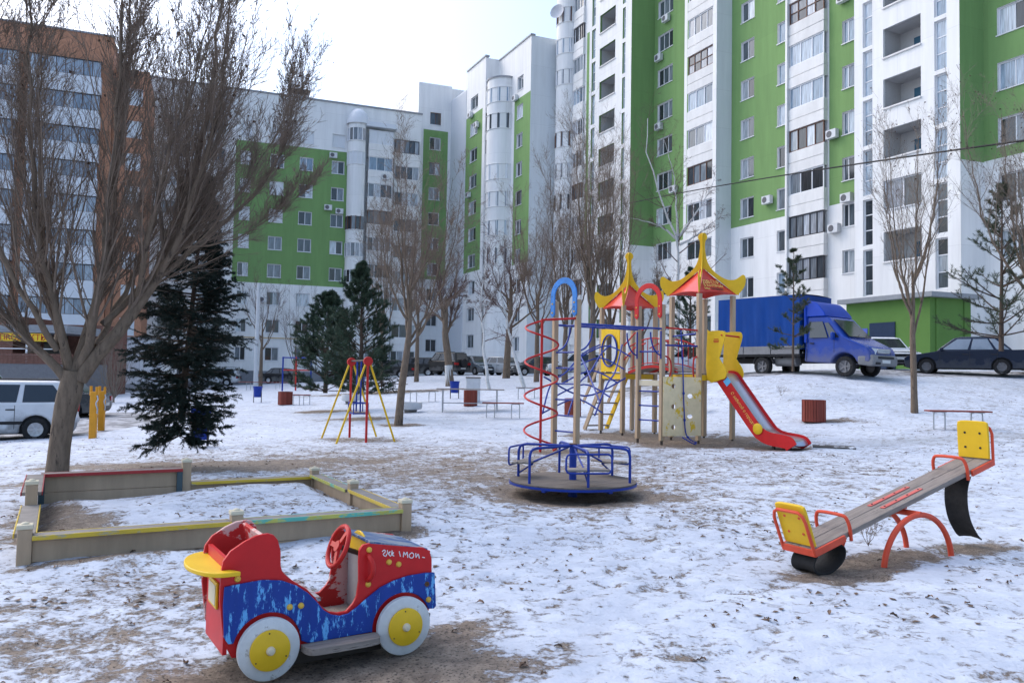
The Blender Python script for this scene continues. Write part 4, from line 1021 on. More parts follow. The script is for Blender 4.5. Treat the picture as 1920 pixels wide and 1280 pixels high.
# front-left face of the big tower: climbing panel with holes, rope, bars
n1 = -D2      # outward normal of L-F face
def face_pt(T, n, e, u, z, off=0.0): return T + n * (.5 + off) + e * u + Vector((0, 0, z))
def panel_with_holes(w, h, holes, th):      # w,h centred in u, holes (u,v,rx,ry)
    us = sorted({-w / 2, w / 2} | {u + s * rx for u, v, rx, ry in holes for s in (-1, 1)}); vs = sorted({0, h} | {v + s * ry for u, v, rx, ry in holes for s in (-1, 1)})
    q = MB(); quads = []
    for i in range(len(us) - 1):
        for j in range(len(vs) - 1):
            um, vm = (us[i] + us[i + 1]) / 2, (vs[j] + vs[j + 1]) / 2
            hit = [hl for hl in holes if abs(um - hl[0]) < hl[2] and abs(vm - hl[1]) < hl[3]]
            if not hit: quads.append([(us[i], vs[j]), (us[i + 1], vs[j]), (us[i + 1], vs[j + 1]), (us[i], vs[j + 1])])
    for hl in holes:
        u, v, rx, ry = hl
        for k, (sx, sy) in enumerate(((1, 1), (-1, 1), (-1, -1), (1, -1))):
            aa = [R(90 * k + 90 * i / 6) for i in range(7)]
            arcp = [(u + rx * math.cos(a), v + ry * math.sin(a)) for a in aa]
            quads.append([(u + sx * rx, v + sy * ry)] + arcp[::-1] if True else None)
    return quads
def put_panel(quads, O, U, th, holes, w, h, name, m, parent=None):
    q = MB(); V = Vector((0, 0, 1)); W = U.cross(V)
    for qd in quads:
        q.add([O + U * a + V * b_ + W * th / 2 for a, b_ in qd], [tuple(range(len(qd)))]); q.add([O + U * a + V * b_ - W * th / 2 for a, b_ in qd][::-1], [tuple(range(len(qd)))])
    rim = [(-w / 2, 0), (w / 2, 0), (w / 2, h), (-w / 2, h)]
    for i in range(4):
        a, b_ = rim[i], rim[(i + 1) % 4]
        q.add([O + U * a[0] + V * a[1] + W * th / 2, O + U * b_[0] + V * b_[1] + W * th / 2, O + U * b_[0] + V * b_[1] - W * th / 2, O + U * a[0] + V * a[1] - W * th / 2], [(0, 1, 2, 3)])
    for u, v, rx, ry in holes:
        ring = [(u + rx * math.cos(R(a)), v + ry * math.sin(R(a))) for a in range(0, 360, 15)]
        q.grid([[O + U * a + V * b_ + W * s_ * th / 2 for a, b_ in ring + ring[:1]] for s_ in (1, -1)])
    return pb(q, name, m, parent)
hl = [(-.22, .20, .055, .055), (-.22, .66, .055, .055), (-.22, 1.12, .055, .055), (.2, .44, .07, .05), (.2, .90, .07, .05)]
PA, PB = Vector((3.40, 17.95, 0)), t1['F']; pe = (PB - PA).normalized(); pn = Vector((pe.y, -pe.x, 0)); pm = (PA + PB) / 2
O = pm + pn * .075 + Vector((0, 0, base + .17))
put_panel(panel_with_holes(.96, 1.33, hl, .02), O, pe, .022, hl, .96, 1.33, 'climbing_panel', WORNY)
zv = lambda z: Vector((0, 0, z))
rp = smooth_pts([pm + zv(2.62), pm + pn * .11 + zv(1.62), pm + pn * .12 + pe * .03 + zv(.8), pm + pn * .14 + pe * .08 + zv(.25), pm + pn * .25 + pe * .25 + zv(base + .03), pm + pn * .38 + pe * .12 + zv(base + .02), pm + pn * .2 - pe * .06 + zv(base + .15)], 6)
q = MB(); q.tube(rp, .014, 7)
for p in rp[4:26:5]: q.obox(p, .045, .045, .05)
pb(q, 'rope', BLUE, smooth=True)
q = MB(); q.tube([PA + zv(2.66), PB + zv(2.62)], .02, 8); pb(q, 'red_bar', REDT, smooth=True)
q = MB(); q.tube([PA + zv(2.26), PB + zv(2.26)], .02, 8); pb(q, 'blue_bar', BLUE, smooth=True)
q = MB(); q.tube([t1['L'] + zv(2.52), PB + zv(2.56)], .02, 8); pb(q, 'blue_bar', BLUE, smooth=True)
for p, s_ in ((PA + pe * .06, 1), (PB - pe * .06, -1)):
    q = MB(); q.tube(smooth_pts([p + zv(2.02), p + pe * s_ * .1 + pn * .05 + zv(1.95), p + pe * s_ * .13 + pn * .07 + zv(1.75), p + pe * s_ * .1 + pn * .05 + zv(1.55), p + zv(1.48)], 4), .018, 8); pb(q, 'grab_handle', REDT, smooth=True)
c_ = (PA + PB + t1['L'] + Vector((2.95, 18.5, 0))) / 4
for j in range(5):
    q = MB(); q.obox((c_.x + pn.x * (.32 - .16 * j), c_.y + pn.y * (.32 - .16 * j), ZP - .02), .84, .15, .035, Matrix.Rotation(math.atan2(pe.y, pe.x), 3, 'Z')); pb(q, 'platform_board', GREYW, bevel=.004)
# slide on the F-R face
so = T1 + D1 * .5
D1k, D2k, A1k = D1, D2, A1_; A1_ = R(-54); D1 = Vector((math.cos(A1_), math.sin(A1_), 0)); D2 = Vector((-D1.y, D1.x, 0))
for s_ in (-1, 1):      # yellow gate panels
    out = smooth_pts([(0, -.10), (0, .95), (.05, 1.0), (.42, 1.0), (.50, .93), (.49, .8), (.36, .42), (.36, .36), (.50, .18), (.55, .05), (.52, -.06), (.42, -.10)], 3, True)
    q = MB(); q.prism(out, so + D2 * s_ * .30 + Vector((0, 0, ZP - .03)), D1, (0, 0, 1), -.011, .011)
    o = pb(q, 'gate_panel', YEL, bevel=.004)
    if s_ < 0:
        q = MB()
        for k, (w_, zz) in enumerate(((.14, .80), (.16, .765), (.14, .735))): q.box(.22 - w_ / 2 + .04, .22 + w_ / 2 + .04, -.0145, -.0115, zz, zz + .018)
        st = q.build('maker_sticker', REDT, o); st.matrix_local = Matrix.Translation(so + D2 * s_ * .30 + Vector((0, 0, ZP - .03))) @ Matrix.Rotation(A1_, 4, 'Z')
q = MB(); q.tube([so + D2 * -.33 + D1 * .42 + Vector((0, 0, ZP + .87)), so + D2 * .33 + D1 * .42 + Vector((0, 0, ZP + .85))], .02, 8); pb(q, 'gate_bar', REDT, smooth=True)
prof = smooth_pts([(.16, ZP + .0), (.36, ZP - .02), (.55, ZP - .22), (1.30, .56), (1.48, .40), (1.68, .33), (2.0, .30), (2.17, .26), (2.25, .16)], 4)
def off(P, h):      # offset the profile upward along its normal
    o_ = []
    for i, (u, v) in enumerate(P):
        a = P[max(i - 1, 0)]; b_ = P[min(i + 1, len(P) - 1)]; t = Vector((b_[0] - a[0], b_[1] - a[1])).normalized(); o_.append((u - t.y * h, v + t.x * h))
    return o_
hi, lo = off(prof, .075), off(prof, -.20)
hi = [(u, v) for u, v in hi]; side = hi + lo[::-1]
for s_ in (-1, 1):
    q = MB(); q.prism(side, so + D2 * s_ * .26, D1, (0, 0, 1), -.014, .014); o = pb(q, 'slide_side', RED, bevel=.005)
    if s_ < 0:
        q = MB(); q.lathe([(0, 0), (.115, 0), (.12, .006), (.12, .02), (.11, .026), (0, .026)], 28, axis=(0, -1, 0)); dsk = q.build('yellow_disc', YEL, o, smooth=True, angle=45)
        dsk.matrix_local = Matrix.Translation(so - D2 * .275 + D1 * 1.38 + Vector((0, 0, .46))) @ Matrix.Rotation(A1_, 4, 'Z')
        sl = math.atan2(prof[12][1] - prof[9][1], prof[12][0] - prof[9][0])
        lt = text('С заботой о городе.', .098, LET, o, (0, 0, 0), (0, 0, 0), 'lettering', .003, .25)
        lt.matrix_local = Matrix.Translation(so - D2 * .276 + D1 * .64 + Vector((0, 0, 1.215))) @ Matrix.Rotation(A1_, 4, 'Z') @ Matrix.Rotation(R(90), 4, 'X') @ Matrix.Rotation(sl, 4, 'Z')
        pgt = MB().box(-.075, .075, -.004, 0, -.08, .08).build('pictogram_sticker', mat('sticker_blue', (.12, .42, .70), .4, .05), o)
        pgt.matrix_local = Matrix.Translation(so - D2 * .276 + D1 * .55 + Vector((0, 0, 1.46))) @ Matrix.Rotation(A1_, 4, 'Z') @ Matrix.Rotation(-sl - R(90), 4, 'Y') @ Matrix.Rotation(R(90), 4, 'Y')
        q = MB(); q.tube([(-.03, -.007, .03), (.0, -.007, .01), (.02, -.007, -.02), (.05, -.007, -.05)], .011, 6); q.lathe([(0, .004), (.018, .004), (.018, .008), (0, .008)], 10, O=(-.04, 0, .045), axis=(0, -1, 0))
        fg = q.build('pictogram', BOLT, o); fg.matrix_local = pgt.matrix_local.copy()
rows = [[so + D2 * y + D1 * u + Vector((0, 0, v + (.02 if abs(y) > .2 else 0))) for y in (-.255, -.21, -.1, 0, .1, .21, .255)] for u, v in prof]
q = MB(); q.grid(rows); q.grid([[p - Vector((0, 0, .012)) for p in r_][::-1] for r_ in rows]); pb(q, 'slide_trough', STEEL, smooth=True)
q = MB(); 
for y in (-.2, .2): q.obox(so + D2 * y + D1 * 1.72 + Vector((0, 0, .12)), .05, .05, .36, M45)
pb(q, 'slide_leg', BOLT)
q = MB(); q.obox(so - D2 * .12 + D1 * .06 + Vector((0, 0, ZP + .36)), .02, .30, .7, M45 @ Matrix.Rotation(R(-90), 3, 'Z')); pb(q, 'navy_infill', mat('navy_panel', (.012, .022, .08), .5), )
D1, D2, A1_ = D1k, D2k, A1k
# yellow panel with a round tunnel window on tower two, L-F face
hl = [(0, .55, .33, .39)]
O = T2 + n1 * .54 + D1 * -.02 + Vector((0, 0, ZP + .02))
put_panel(panel_with_holes(.86, 1.12, hl, .02), O, D1, .022, hl, .86, 1.12, 'window_panel', YEL)
q = MB(); q.tube([O + n1 * .04 + D1 * (.35 * math.cos(R(a))) + Vector((0, 0, .55 + .41 * math.sin(R(a)))) for a in range(0, 360, 12)], .022, 8, closed=True); pb(q, 'window_ring', BLUE, smooth=True)
# steps behind tower two (L-B face)
nb = -D1
for s_ in (-1, 1):
    a = T2 + nb * .52 + D2 * s_ * .36 + Vector((0, 0, ZP - .02)); b_ = T2 + nb * 1.55 + D2 * s_ * .36 + Vector((0, 0, base))
    q = MB(); q.beam(a, b_, .04, .14, up=(nb.x, nb.y, 1)); o = pb(q, 'stringer', POST if s_ < 0 else YEL, bevel=.004)
    q = MB(); q.beam(a + Vector((0, 0, .55)) + D2 * s_ * .05, b_ + Vector((0, 0, .75)) + D2 * s_ * .05, .03, .10); pb(q, 'step_handrail', POST, bevel=.004)
for k in range(5):
    f = (k + .6) / 5; c = T2 + nb * (.52 + 1.03 * f) + Vector((0, 0, ZP * (1 - f) + base * f))
    q = MB(); q.obox(c, .70, .16, .035, M45); pb(q, 'tread', GREYW, bevel=.004)
# arched bridge between the towers
br0, br1 = T2 + D1 * .5, T1 - D1 * .5; bl = (br1 - br0).length; DB = (br1 - br0).normalized(); EB = Vector((-DB.y, DB.x, 0))
arch = lambda f: ZP + .03 + .16 * math.sin(math.pi * f)
for k in range(9):
    f = (k + .5) / 9; c = br0 + DB * bl * f; sl = math.atan2(.16 * math.pi * math.cos(math.pi * f), bl)
    q = MB(); q.obox(Vector((c.x, c.y, arch(f))), bl / 9 - .012, .80, .03, Matrix.Rotation(math.atan2(DB.y, DB.x), 3, 'Z') @ Matrix.Rotation(-sl, 3, 'Y')); pb(q, 'bridge_board', GREYW2, bevel=.003)
for s_ in (-1, 1):
    e = EB * s_ * .43
    P = [br0 + DB * bl * f + e + Vector((0, 0, arch(f) - .03)) for f in [i / 12 for i in range(13)]]
    q = MB()
    for i in range(12): q.beam(P[i], P[i + 1], .03, .07)
    pb(q, 'bridge_beam', REDT)
    hgt = lambda f: arch(f) + .62 + .05 * math.sin(math.pi * f)
    q = MB(); q.tube([br0 + DB * bl * i / 12 + e + Vector((0, 0, hgt(i / 12))) for i in range(13)], .018, 8); q.tube([br0 + DB * bl * i / 12 + e + Vector((0, 0, arch(i / 12) + .06)) for i in range(13)], .014, 8); pb(q, 'bridge_rail', REDT, smooth=True)
    for k in range(1, 10):
        f = k / 10; q = MB(); q.cyl(br0 + DB * bl * f + e + Vector((0, 0, arch(f) + .05)), br0 + DB * bl * f + e + Vector((0, 0, hgt(f))), .0105, 6); pb(q, 'baluster', REDT, smooth=True)
for zz in (2.72, 2.36):
    q = MB(); q.tube([t2['F'] + Vector((0, 0, zz - .42)), t2['F'] + D1 * .5 + Vector((0, 0, zz - .1)), t2['F'] + D1 * .95 + Vector((0, 0, zz))], .018, 8); pb(q, 'slanting_rail', REDT, smooth=True)
# ladder posts with red arch, spiral posts with blue arch, monkey bars
A1, A2 = Vector((2.95, 18.5, 0)), Vector((3.40, 17.95, 0)); S1, S2 = Vector((.875, 16.1, 0)), Vector((1.29, 15.6, 0))
def arch_pair(p, p2, top, m, r_in, w, dz):
    post(p, top); post(p2, top)
    c = (p + p2) / 2; e = (p2 - p).normalized(); hw = (p2 - p).length / 2 + .0
    ro, ri = hw + w * .42, hw - w * .58
    nrm = Vector((e.y, -e.x, 0)) * .085
    out = [(ro, -.36), (ro, 0)] + arc(0, 0, ro, 6, 174, 20) + [(-ro, 0), (-ro, -.36), (-(ro + ri) / 2, -.42), (-ri, -.36), (-ri, 0)] + arc(0, 0, ri, 174, 6, 20) + [(ri, 0), (ri, -.36), ((ro + ri) / 2, -.42)]
    q = MB(); q.prism(out, c + nrm + Vector((0, 0, top + dz)), e, (0, 0, 1), -.012, .012); o = pb(q, 'arch_board', m, bevel=.004)
    q = MB()
    for s_ in (-1, 1):
        for z in (-.32, -.14):
            cc = c + nrm + e * s_ * (ro + ri) / 2 + Vector((0, 0, top + dz + z)); q.cyl(cc - nrm.normalized() * .0, cc + nrm.normalized() * .025, .017, 8)
    pb(q, 'bolt_caps', KNOB, o)
arch_pair(S1, S2, 3.03, LBLUE, .1, .12, .08)
arch_pair(A1, A2, 3.18, RED, .1, .12, .10)
for k in range(3):
    z = .55 + .33 * k; q = MB(); q.tube([A1 + Vector((0, 0, z)), A2 + Vector((0, 0, z))], .018, 8); pb(q, 'rung', BLUE, smooth=True)
q = MB(); q.beam(A1 + Vector((0, 0, 1.40)), A2 + Vector((0, 0, 1.40)), .05, .13); pb(q, 'cross_board', CAPC, bevel=.006)
for k in range(6):
    z = .42 + .315 * k; q = MB(); q.tube([S1 + Vector((0, 0, z)), S2 + Vector((0, 0, z))], .018, 8); pb(q, 'rung', BLUE, smooth=True)
zb_ = 2.55
for p, r_ in ((S1, A1), (S2, A2)):
    e = (r_ - p).normalized(); q = MB(); q.tube([p + Vector((0, 0, zb_)), r_ + Vector((0, 0, zb_ + .08))], .024, 10); pb(q, 'overhead_bar', BLUE, smooth=True)
    for a, s_ in ((p, 1), (r_, -1)):
        q = MB(); q.tube([a + e * s_ * (.04 + .46 * math.sin(R(t))) + Vector((0, 0, zb_ - .52 + .5 * (1 - math.cos(R(t))))) for t in range(0, 91, 10)], .018, 8); q.cyl(a + e * s_ * .06 + Vector((0, 0, zb_ - .6)), a + e * s_ * .06 + Vector((0, 0, zb_ + .03)), .02, 8); pb(q, 'corner_brace', BLUE, smooth=True)
for k in range(1, 9):
    f = k / 9; q = MB(); q.tube([S1.lerp(A1, f) + Vector((0, 0, zb_ + .08 * f)), S2.lerp(A2, f) + Vector((0, 0, zb_ + .08 * f))], .015, 8); pb(q, 'overhead_rung', BLUE, smooth=True)
q = MB(); q.tube([A1 + Vector((0, 0, 2.12)), A2 + Vector((0, 0, 2.12))], .02, 8); pb(q, 'lower_bar', BLUE, smooth=True)
# red spiral
PR = Vector((.58, 15.4, 0))
q = MB(); q.tube([PR + Vector((0, 0, base - .1)), PR + Vector((0, 0, 2.62))], .026, 10); pb(q, 'spiral_pole', REDT, smooth=True)
q = MB(); turns = 3.9; n = 150
hel = [PR + Vector((.32 * math.cos(R(35) - 2 * math.pi * turns * i / n), .32 * math.sin(R(35) - 2 * math.pi * turns * i / n), base + .02 + 2.57 * i / n)) for i in range(n + 1)]
q.tube(hel, .02, 8); pb(q, 'spiral', REDT, smooth=True)
for p in (S1, S2):
    q = MB(); q.tube([PR + Vector((0, 0, 2.60)), p + Vector((0, 0, 2.66))], .022, 8); pb(q, 'top_bar', REDT, smooth=True)
# blue arched climber between the spiral posts and tower two
e = (T2 - (S1 + S2) / 2); e.z = 0; ea = e.normalized(); es = Vector((-ea.y, ea.x, 0)); c0_ = (S1 + S2) / 2 + ea * 1.7
def blue(pts, r_=.019, nm='climbing_arc'): q = MB(); q.tube(smooth_pts(pts, 6), r_, 7); pb(q, nm, BLUE, smooth=True)
for s_ in (-.55, 0, .55):
    blue([c0_ + es * s_ - ea * 1.5 + Vector((0, 0, .75)), c0_ + es * s_ * 1.1 - ea * .8 + Vector((0, 0, 1.35)), c0_ + es * s_ + ea * .1 + Vector((0, 0, 1.62)), c0_ + es * s_ * .8 + ea * 1.0 + Vector((0, 0, 2.05)), c0_ + es * s_ * .5 + ea * 1.9 + Vector((0, 0, 2.3))])
for k in range(5):
    f = k / 4; z = .95 + 1.2 * f; blue([c0_ + es * -.62 + ea * (-1.2 + 2.5 * f) + Vector((0, 0, z - .15)), c0_ + ea * (-1.0 + 2.4 * f) + Vector((0, 0, z + .1)), c0_ + es * .62 + ea * (-1.3 + 2.5 * f) + Vector((0, 0, z - .2))], .017)
blue([c0_ + es * .6 - ea * 1.3 + Vector((0, 0, 1.5)), c0_ + ea * -.3 + Vector((0, 0, 1.1)), c0_ + es * -.6 + ea * .9 + Vector((0, 0, 1.5))])
blue([c0_ + es * -.6 - ea * 1.3 + Vector((0, 0, 1.0)), c0_ + ea * -.3 + Vector((0, 0, 1.75)), c0_ + es * .6 + ea * .9 + Vector((0, 0, 2.2))])
blue([c0_ - ea * 1.0 + Vector((0, 0, base - .1)), c0_ - ea * 1.0 + Vector((0, 0, .7)), c0_ - ea * 1.0 + Vector((0, 0, 1.2))], .02, 'climber_leg')

# ------------------------------------------------------------------ bins, benches, tables, planters
def bin_(x, y, r_, h, label, m=PLANKR, n=26, tilt=0.0):
    o = empty('litter_bin', G(x, y, -.02), rot=(R(tilt), R(tilt * .6), rnd.random()), label=label, cat='litter bin', group='slatted litter bins')
    for k in range(n):
        a = 2 * math.pi * k / n; oc = abs(((a * 6 / (2 * math.pi)) % 1) - .5) * 2
        rr = r_ * (.90 + .10 * oc)
        if 'slat%g' % r_ not in _pc: _pc['slat%g' % r_] = MB().box(-.014, .014, -r_ * math.pi / n * .86, r_ * math.pi / n * .86, .02, h).mesh('slat', m)
        link('slat', _pc['slat%g' % r_], o, (rr * math.cos(a), rr * math.sin(a), 0), (0, 0, a))
    MB().lathe([(0, .05), (r_ * .84, .05), (r_ * .86, h - .05), (r_ * .80, h - .05), (r_ * .78, .1)], 18).build('liner', BOLT, o)
    MB().lathe([(r_ * .95, h - .06), (r_ * .97, h - .02), (r_ * .88, h - .02)], 6).build('hoop', m, o)
    return o
bin_(8.1, 21.3, .30, .60, 'red-brown slatted bin on the snow between the slide and the bench')
bin_(-10.0, 35.3, .30, .62, 'red-brown slatted bin left of the pines beside a low bench')
bin_(-1.55, 30.5, .26, .62, 'red-brown slatted bin half hidden behind the grey table')
bin_(2.05, 26.4, .26, .60, 'red-brown slatted bin seen through the blue climber')
def bench(x, y, ln, h, rz_, label, board=BENCHR, dep=.32):
    o = empty('bench', G(x, y), rz_, label=label, cat='bench', group='backless benches')
    for j in range(2): MB().box(-ln / 2, ln / 2, -dep / 2 + j * dep / 2 + .004, -dep / 2 + (j + 1) * dep / 2 - .004, h - .035, h).build('seat_board', board, o, bevel=.004)
    for s_ in (-1, 1):
        q = MB(); q.tube(smooth_pts([(s_ * ln * .3 - .13, 0, -.06), (s_ * ln * .3 - .13, 0, h - .12), (s_ * ln * .3 - .09, 0, h - .05), (s_ * ln * .3 + .09, 0, h - .05), (s_ * ln * .3 + .13, 0, h - .12), (s_ * ln * .3 + .13, 0, -.06)], 3), .017, 8); q.box(s_ * ln * .3 - .12, s_ * ln * .3 + .12, -dep * .4, dep * .4, h - .055, h - .036)
        q.build('leg', GALV, o, smooth=True, angle=40)
    return o
bench(10.75, 19.15, 1.45, .46, R(-4), 'red-brown bench on bent tube legs behind the raised seesaw seat')
bench(-.25, 25.9, 1.35, .50, R(-2), 'red-brown bench standing right in front of the grey table')
bench(5.55, 24.6, .85, .45, R(2), 'red-brown bench seen under the slide between tower posts')
bench(-9.2, 35.0, .75, .45, R(5), 'small bench beside the bin left of the pines')
bench(-6.1, 41.5, 1.4, .42, R(3), 'dark bench beyond the round white planter', GREYW)
bench(.75, 32.2, 1.1, .45, R(3), 'grey bench behind the right end of the grey table', GREYW)
bench(-3.7, 33.4, 1.3, .5, R(3), 'grey bench behind the left end of the grey table', GREYW)
bench(-16.2, 52, 3.2, .5, R(0), 'long red-brown bench far behind beside the parked cars')
ta = empty('table', G(-1.45, 28.4), R(3), label='long grey table on tube legs in the middle distance', cat='table')
for j in range(3): MB().box(-1.2, 1.2, -.38 + j * .255, -.38 + j * .255 + .245, .76, .79).build('top_board', GREYW, ta, bevel=.004)
for x in (-.98, .95):
    q = MB(); q.tube([(x, -.3, -.05), (x, -.3, .75)], .022, 8); q.tube([(x, .3, -.05), (x, .3, .75)], .022, 8); q.tube([(x, -.3, .42), (x, .3, .42)], .016, 8); q.build('leg_frame', GALV, ta)
q = MB(); q.tube([(-.98, 0, .28), (.95, 0, .28)], .018, 8); q.tube([(-.98, .3, .28), (-.98, -.3, .28)], .018, 8); q.tube([(.95, .3, .28), (.95, -.3, .28)], .018, 8); q.build('stretcher', GALV, ta)
def planter(x, y, r_, h, label):
    o = empty('planter', G(x, y, -.03), rnd.random(), label=label, cat='planter', group='whitewashed concrete planters')
    MB().lathe([(r_ * .5, 0), (r_ * .55, .12), (r_ * .6, .14)], 20).build('foot', mat('dark_concrete', (.16, .15, .14), .8), o)
    MB().lathe([(r_ * .55, .13), (r_ * .93, .16), (r_, .22), (r_ * 1.0, h - .06), (r_ * .97, h), (r_ * .82, h), (r_ * .78, h - .1), (0, h - .09)], 24).build('bowl', CONC, o, smooth=True, angle=40)
planter(-3.6, 28.6, .42, .40, 'round white concrete planter just right of the leaning trunk'); planter(-6.95, 34.5, .40, .42, 'white concrete planter seen behind the swing')
gb = empty('utility_box', G(-1.55, 32.5), 0, label='low grey concrete box behind the table', cat='box'); MB().box(-.28, .28, -.25, .25, 0, .95).build('body', CONC, gb, bevel=.02); MB().box(-.3, .3, -.27, .27, .95, 1.0).build('lid', GREYW, gb)
def bluebin(x, y, label):
    o = empty('bucket_bin', G(x, y), 0, label=label, cat='litter bin', group='blue bucket bins')
    MB().lathe([(0, .25), (.16, .25), (.21, .72), (.23, .73), (.23, .76), (.19, .74), (.14, .3), (0, .3)], 18).build('bucket', BLUE, o, smooth=True, angle=40)
    q = MB(); q.cyl((-.18, 0, -.05), (-.18, 0, .5), .02, 6); q.cyl((.18, 0, -.05), (.18, 0, .5), .02, 6); q.build('stand', BOLT, o)
bluebin(-11.9, 37.4, 'blue bucket bin far left between the spruce and the pines'); bluebin(-2.45, 34.5, 'blue bucket bin behind the grey table')
lid = empty('hatch_cover', G(6.85, 16.9, .02), R(-20), label='dark hatch cover lying in the snow by the end of the slide', cat='hatch cover')
MB().box(-.42, .42, -.28, .28, 0, .03).build('plate', mat('dark_plate', (.07, .065, .06), .7, .3, 6, wear=(.6, .62, .66), wthr=.55, wscale=4), lid, bevel=.005); MB().box(-.44, .44, -.3, .3, -.06, 0).build('frame', CONC, lid)
# small blue spring seat behind the spruce
sp = empty('rocker_seat', G(-6.45, 16.6), R(20), label='small blue rocker seat half hidden by the spruce', cat='rocker')
MB().box(-.2, .2, -.02, .02, .55, .82).build('backrest', BLUE, sp, bevel=.01); MB().box(-.2, .2, -.3, .0, .5, .53).build('seat_board', PLANKR, sp)
for x in (-.15, .15): MB().cyl((x, -.05, -.05), (x, -.05, .55), .025, 8).build('leg', BOLT, sp)
q = MB(); q.box(-.13, .13, -.06, -.02, .15, .4); q.build('front_plate', BLUE, sp)
# yellow gas pipe posts
def gaspost(x, y, h, label, dz=0):
    o = empty('gas_post', G(x, y), R(8), label=label, cat='post', group='yellow posts')
    MB().box(-.085, .085, -.06, .06, -.1, h).build('pillar', mat('orange_yellow_paint', (.62, .27, .02), .5, .1, 4, wear=(.3, .13, .03), wthr=.68, wscale=12), o, (0, 0, 0), bevel=.02)
    for x_, hh in ((-.08, h + .14), (.06, h + .12)): MB().cyl((x_, 0, h - .1), (x_, 0, hh), .035, 10).build('pipe', MATS['orange_yellow_paint'], o, smooth=True, angle=40)
    q = MB(); q.tube(smooth_pts([(.09, -.06, h - .1), (.12, -.08, h - .2), (.08, -.09, h - .3), (.12, -.09, h - .45), (.1, -.06, h - .55)], 3), .018, 6); q.build('cable', GALV, o)
gaspost(-10.62, 20.3, 1.18, 'nearer yellow post left of the spruce'); gaspost(-11.95, 23.3, 1.15, 'yellow post standing just behind the nearer one')
# blue sports frame far back
fr = empty('pull_up_frame', G(-12.6, 48), 0, label='blue and red tube exercise frame far behind the spruce and pine', cat='sports frame')
for x, m in ((-1.2, BLUE), (-.4, REDT), (.5, BLUE), (3.4, BLUE), (3.7, BLUE)): MB().cyl((x, 0, -.1), (x, 0, 2.0 if x < 1 else 1.5), .05, 8).build('upright', m, fr)
MB().cyl((-1.2, 0, 1.95), (.5, 0, 1.95), .04, 8).build('crossbar', BLUE, fr); MB().cyl((-1.2, 0, 1.2), (.5, 0, 1.2), .04, 8).build('crossbar', REDT, fr)
# concrete lamp column and overhead cable
lp_ = empty('lamp_column', G(-18.3, 57), 0, label='grey concrete lamp column behind the spruce', cat='lamp column')
MB().lathe([(.17, -.3), (.16, 3), (.12, 7.5), (0, 7.5)], 12).build('column', CONC, lp_, smooth=True); MB().box(-.25, .25, -.04, .04, 7.1, 7.2).build('crossarm', GALV, lp_)
a, b_ = Vector((17.62, 20.8, 8.6)), Vector((9.9, 68.2, 16.6)); q = MB()
q.tube([a.lerp(b_, i / 30) - Vector((0, 0, -.25 * 4 * (i / 30) * (1 - i / 30))) for i in range(31)], .035, 5)
tag(q.build('overhead_cable', BLACK), 'black overhead cable sagging across the right-hand block', 'cable')
# ------------------------------------------------------------------ vehicles
TYRE = mat('tyre', (.02, .02, .021), .85, .3, 12, wear=(.12, .12, .125), wthr=.62, wscale=6); RIM = mat('alloy_rim', (.45, .46, .48), .35, .1, metal=.6); RIMD = mat('steel_rim', (.16, .16, .17), .5, .2, metal=.4)
CGL = mat('car_glass', (.012, .016, .02), .06, .1, spec=.8); CGL2 = mat('car_glass_pale', (.20, .25, .31), .06, .1, spec=.8)
PLAS = mat('black_trim', (.02, .02, .022), .6, .2); HEADL = mat('headlight_glass', (.55, .58, .60), .12, .1); TAILR = mat('tail_light_red', (.30, .012, .012), .2, .1); PLATE = mat('number_plate_white', (.62, .62, .60), .5, .05)
SNOWR = mat('roof_snow', (.78, .80, .84), .8, .04, 8, .3, 20)
def paint(name, c, dirt=(.13, .125, .12), d=.22):
    if name in MATS: return MATS[name]
    m = mat(name, c, .25, .06, 3, spec=.3)
    nt = m.node_tree; N = nt.nodes; L = nt.links; b = N['Principled BSDF']
    b.inputs['Coat Weight'].default_value = .0
    src = b.inputs['Base Color'].links[0].from_socket
    tc_ = N.new('ShaderNodeTexCoord'); sx = N.new('ShaderNodeSeparateXYZ'); L.new(tc_.outputs['Object'], sx.inputs[0])
    nz = N.new('ShaderNodeTexNoise'); nz.inputs['Scale'].default_value = 4; nz.inputs['Detail'].default_value = 6; L.new(tc_.outputs['Object'], nz.inputs['Vector'])
    ad = N.new('ShaderNodeMath'); ad.operation = 'MULTIPLY_ADD'; L.new(nz.outputs[0], ad.inputs[0]); ad.inputs[1].default_value = -.9; L.new(sx.outputs['Z'], ad.inputs[2])
    mr = N.new('ShaderNodeMapRange'); L.new(ad.outputs[0], mr.inputs[0]); mr.inputs['From Min'].default_value = -.15; mr.inputs['From Max'].default_value = d; mr.inputs['To Min'].default_value = .7; mr.inputs['To Max'].default_value = 0
    mx = N.new('ShaderNodeMix'); mx.data_type = 'RGBA'; L.new(mr.outputs[0], mx.inputs['Factor']); L.new(src, mx.inputs['A']); mx.inputs['B'].default_value = (*dirt, 1); L.new(mx.outputs['Result'], b.inputs['Base Color'])
    ro = N.new('ShaderNodeMapRange'); L.new(mr.outputs[0], ro.inputs[0]); ro.inputs['To Min'].default_value = .22; ro.inputs['To Max'].default_value = .75; L.new(ro.outputs[0], b.inputs['Roughness'])
    return m
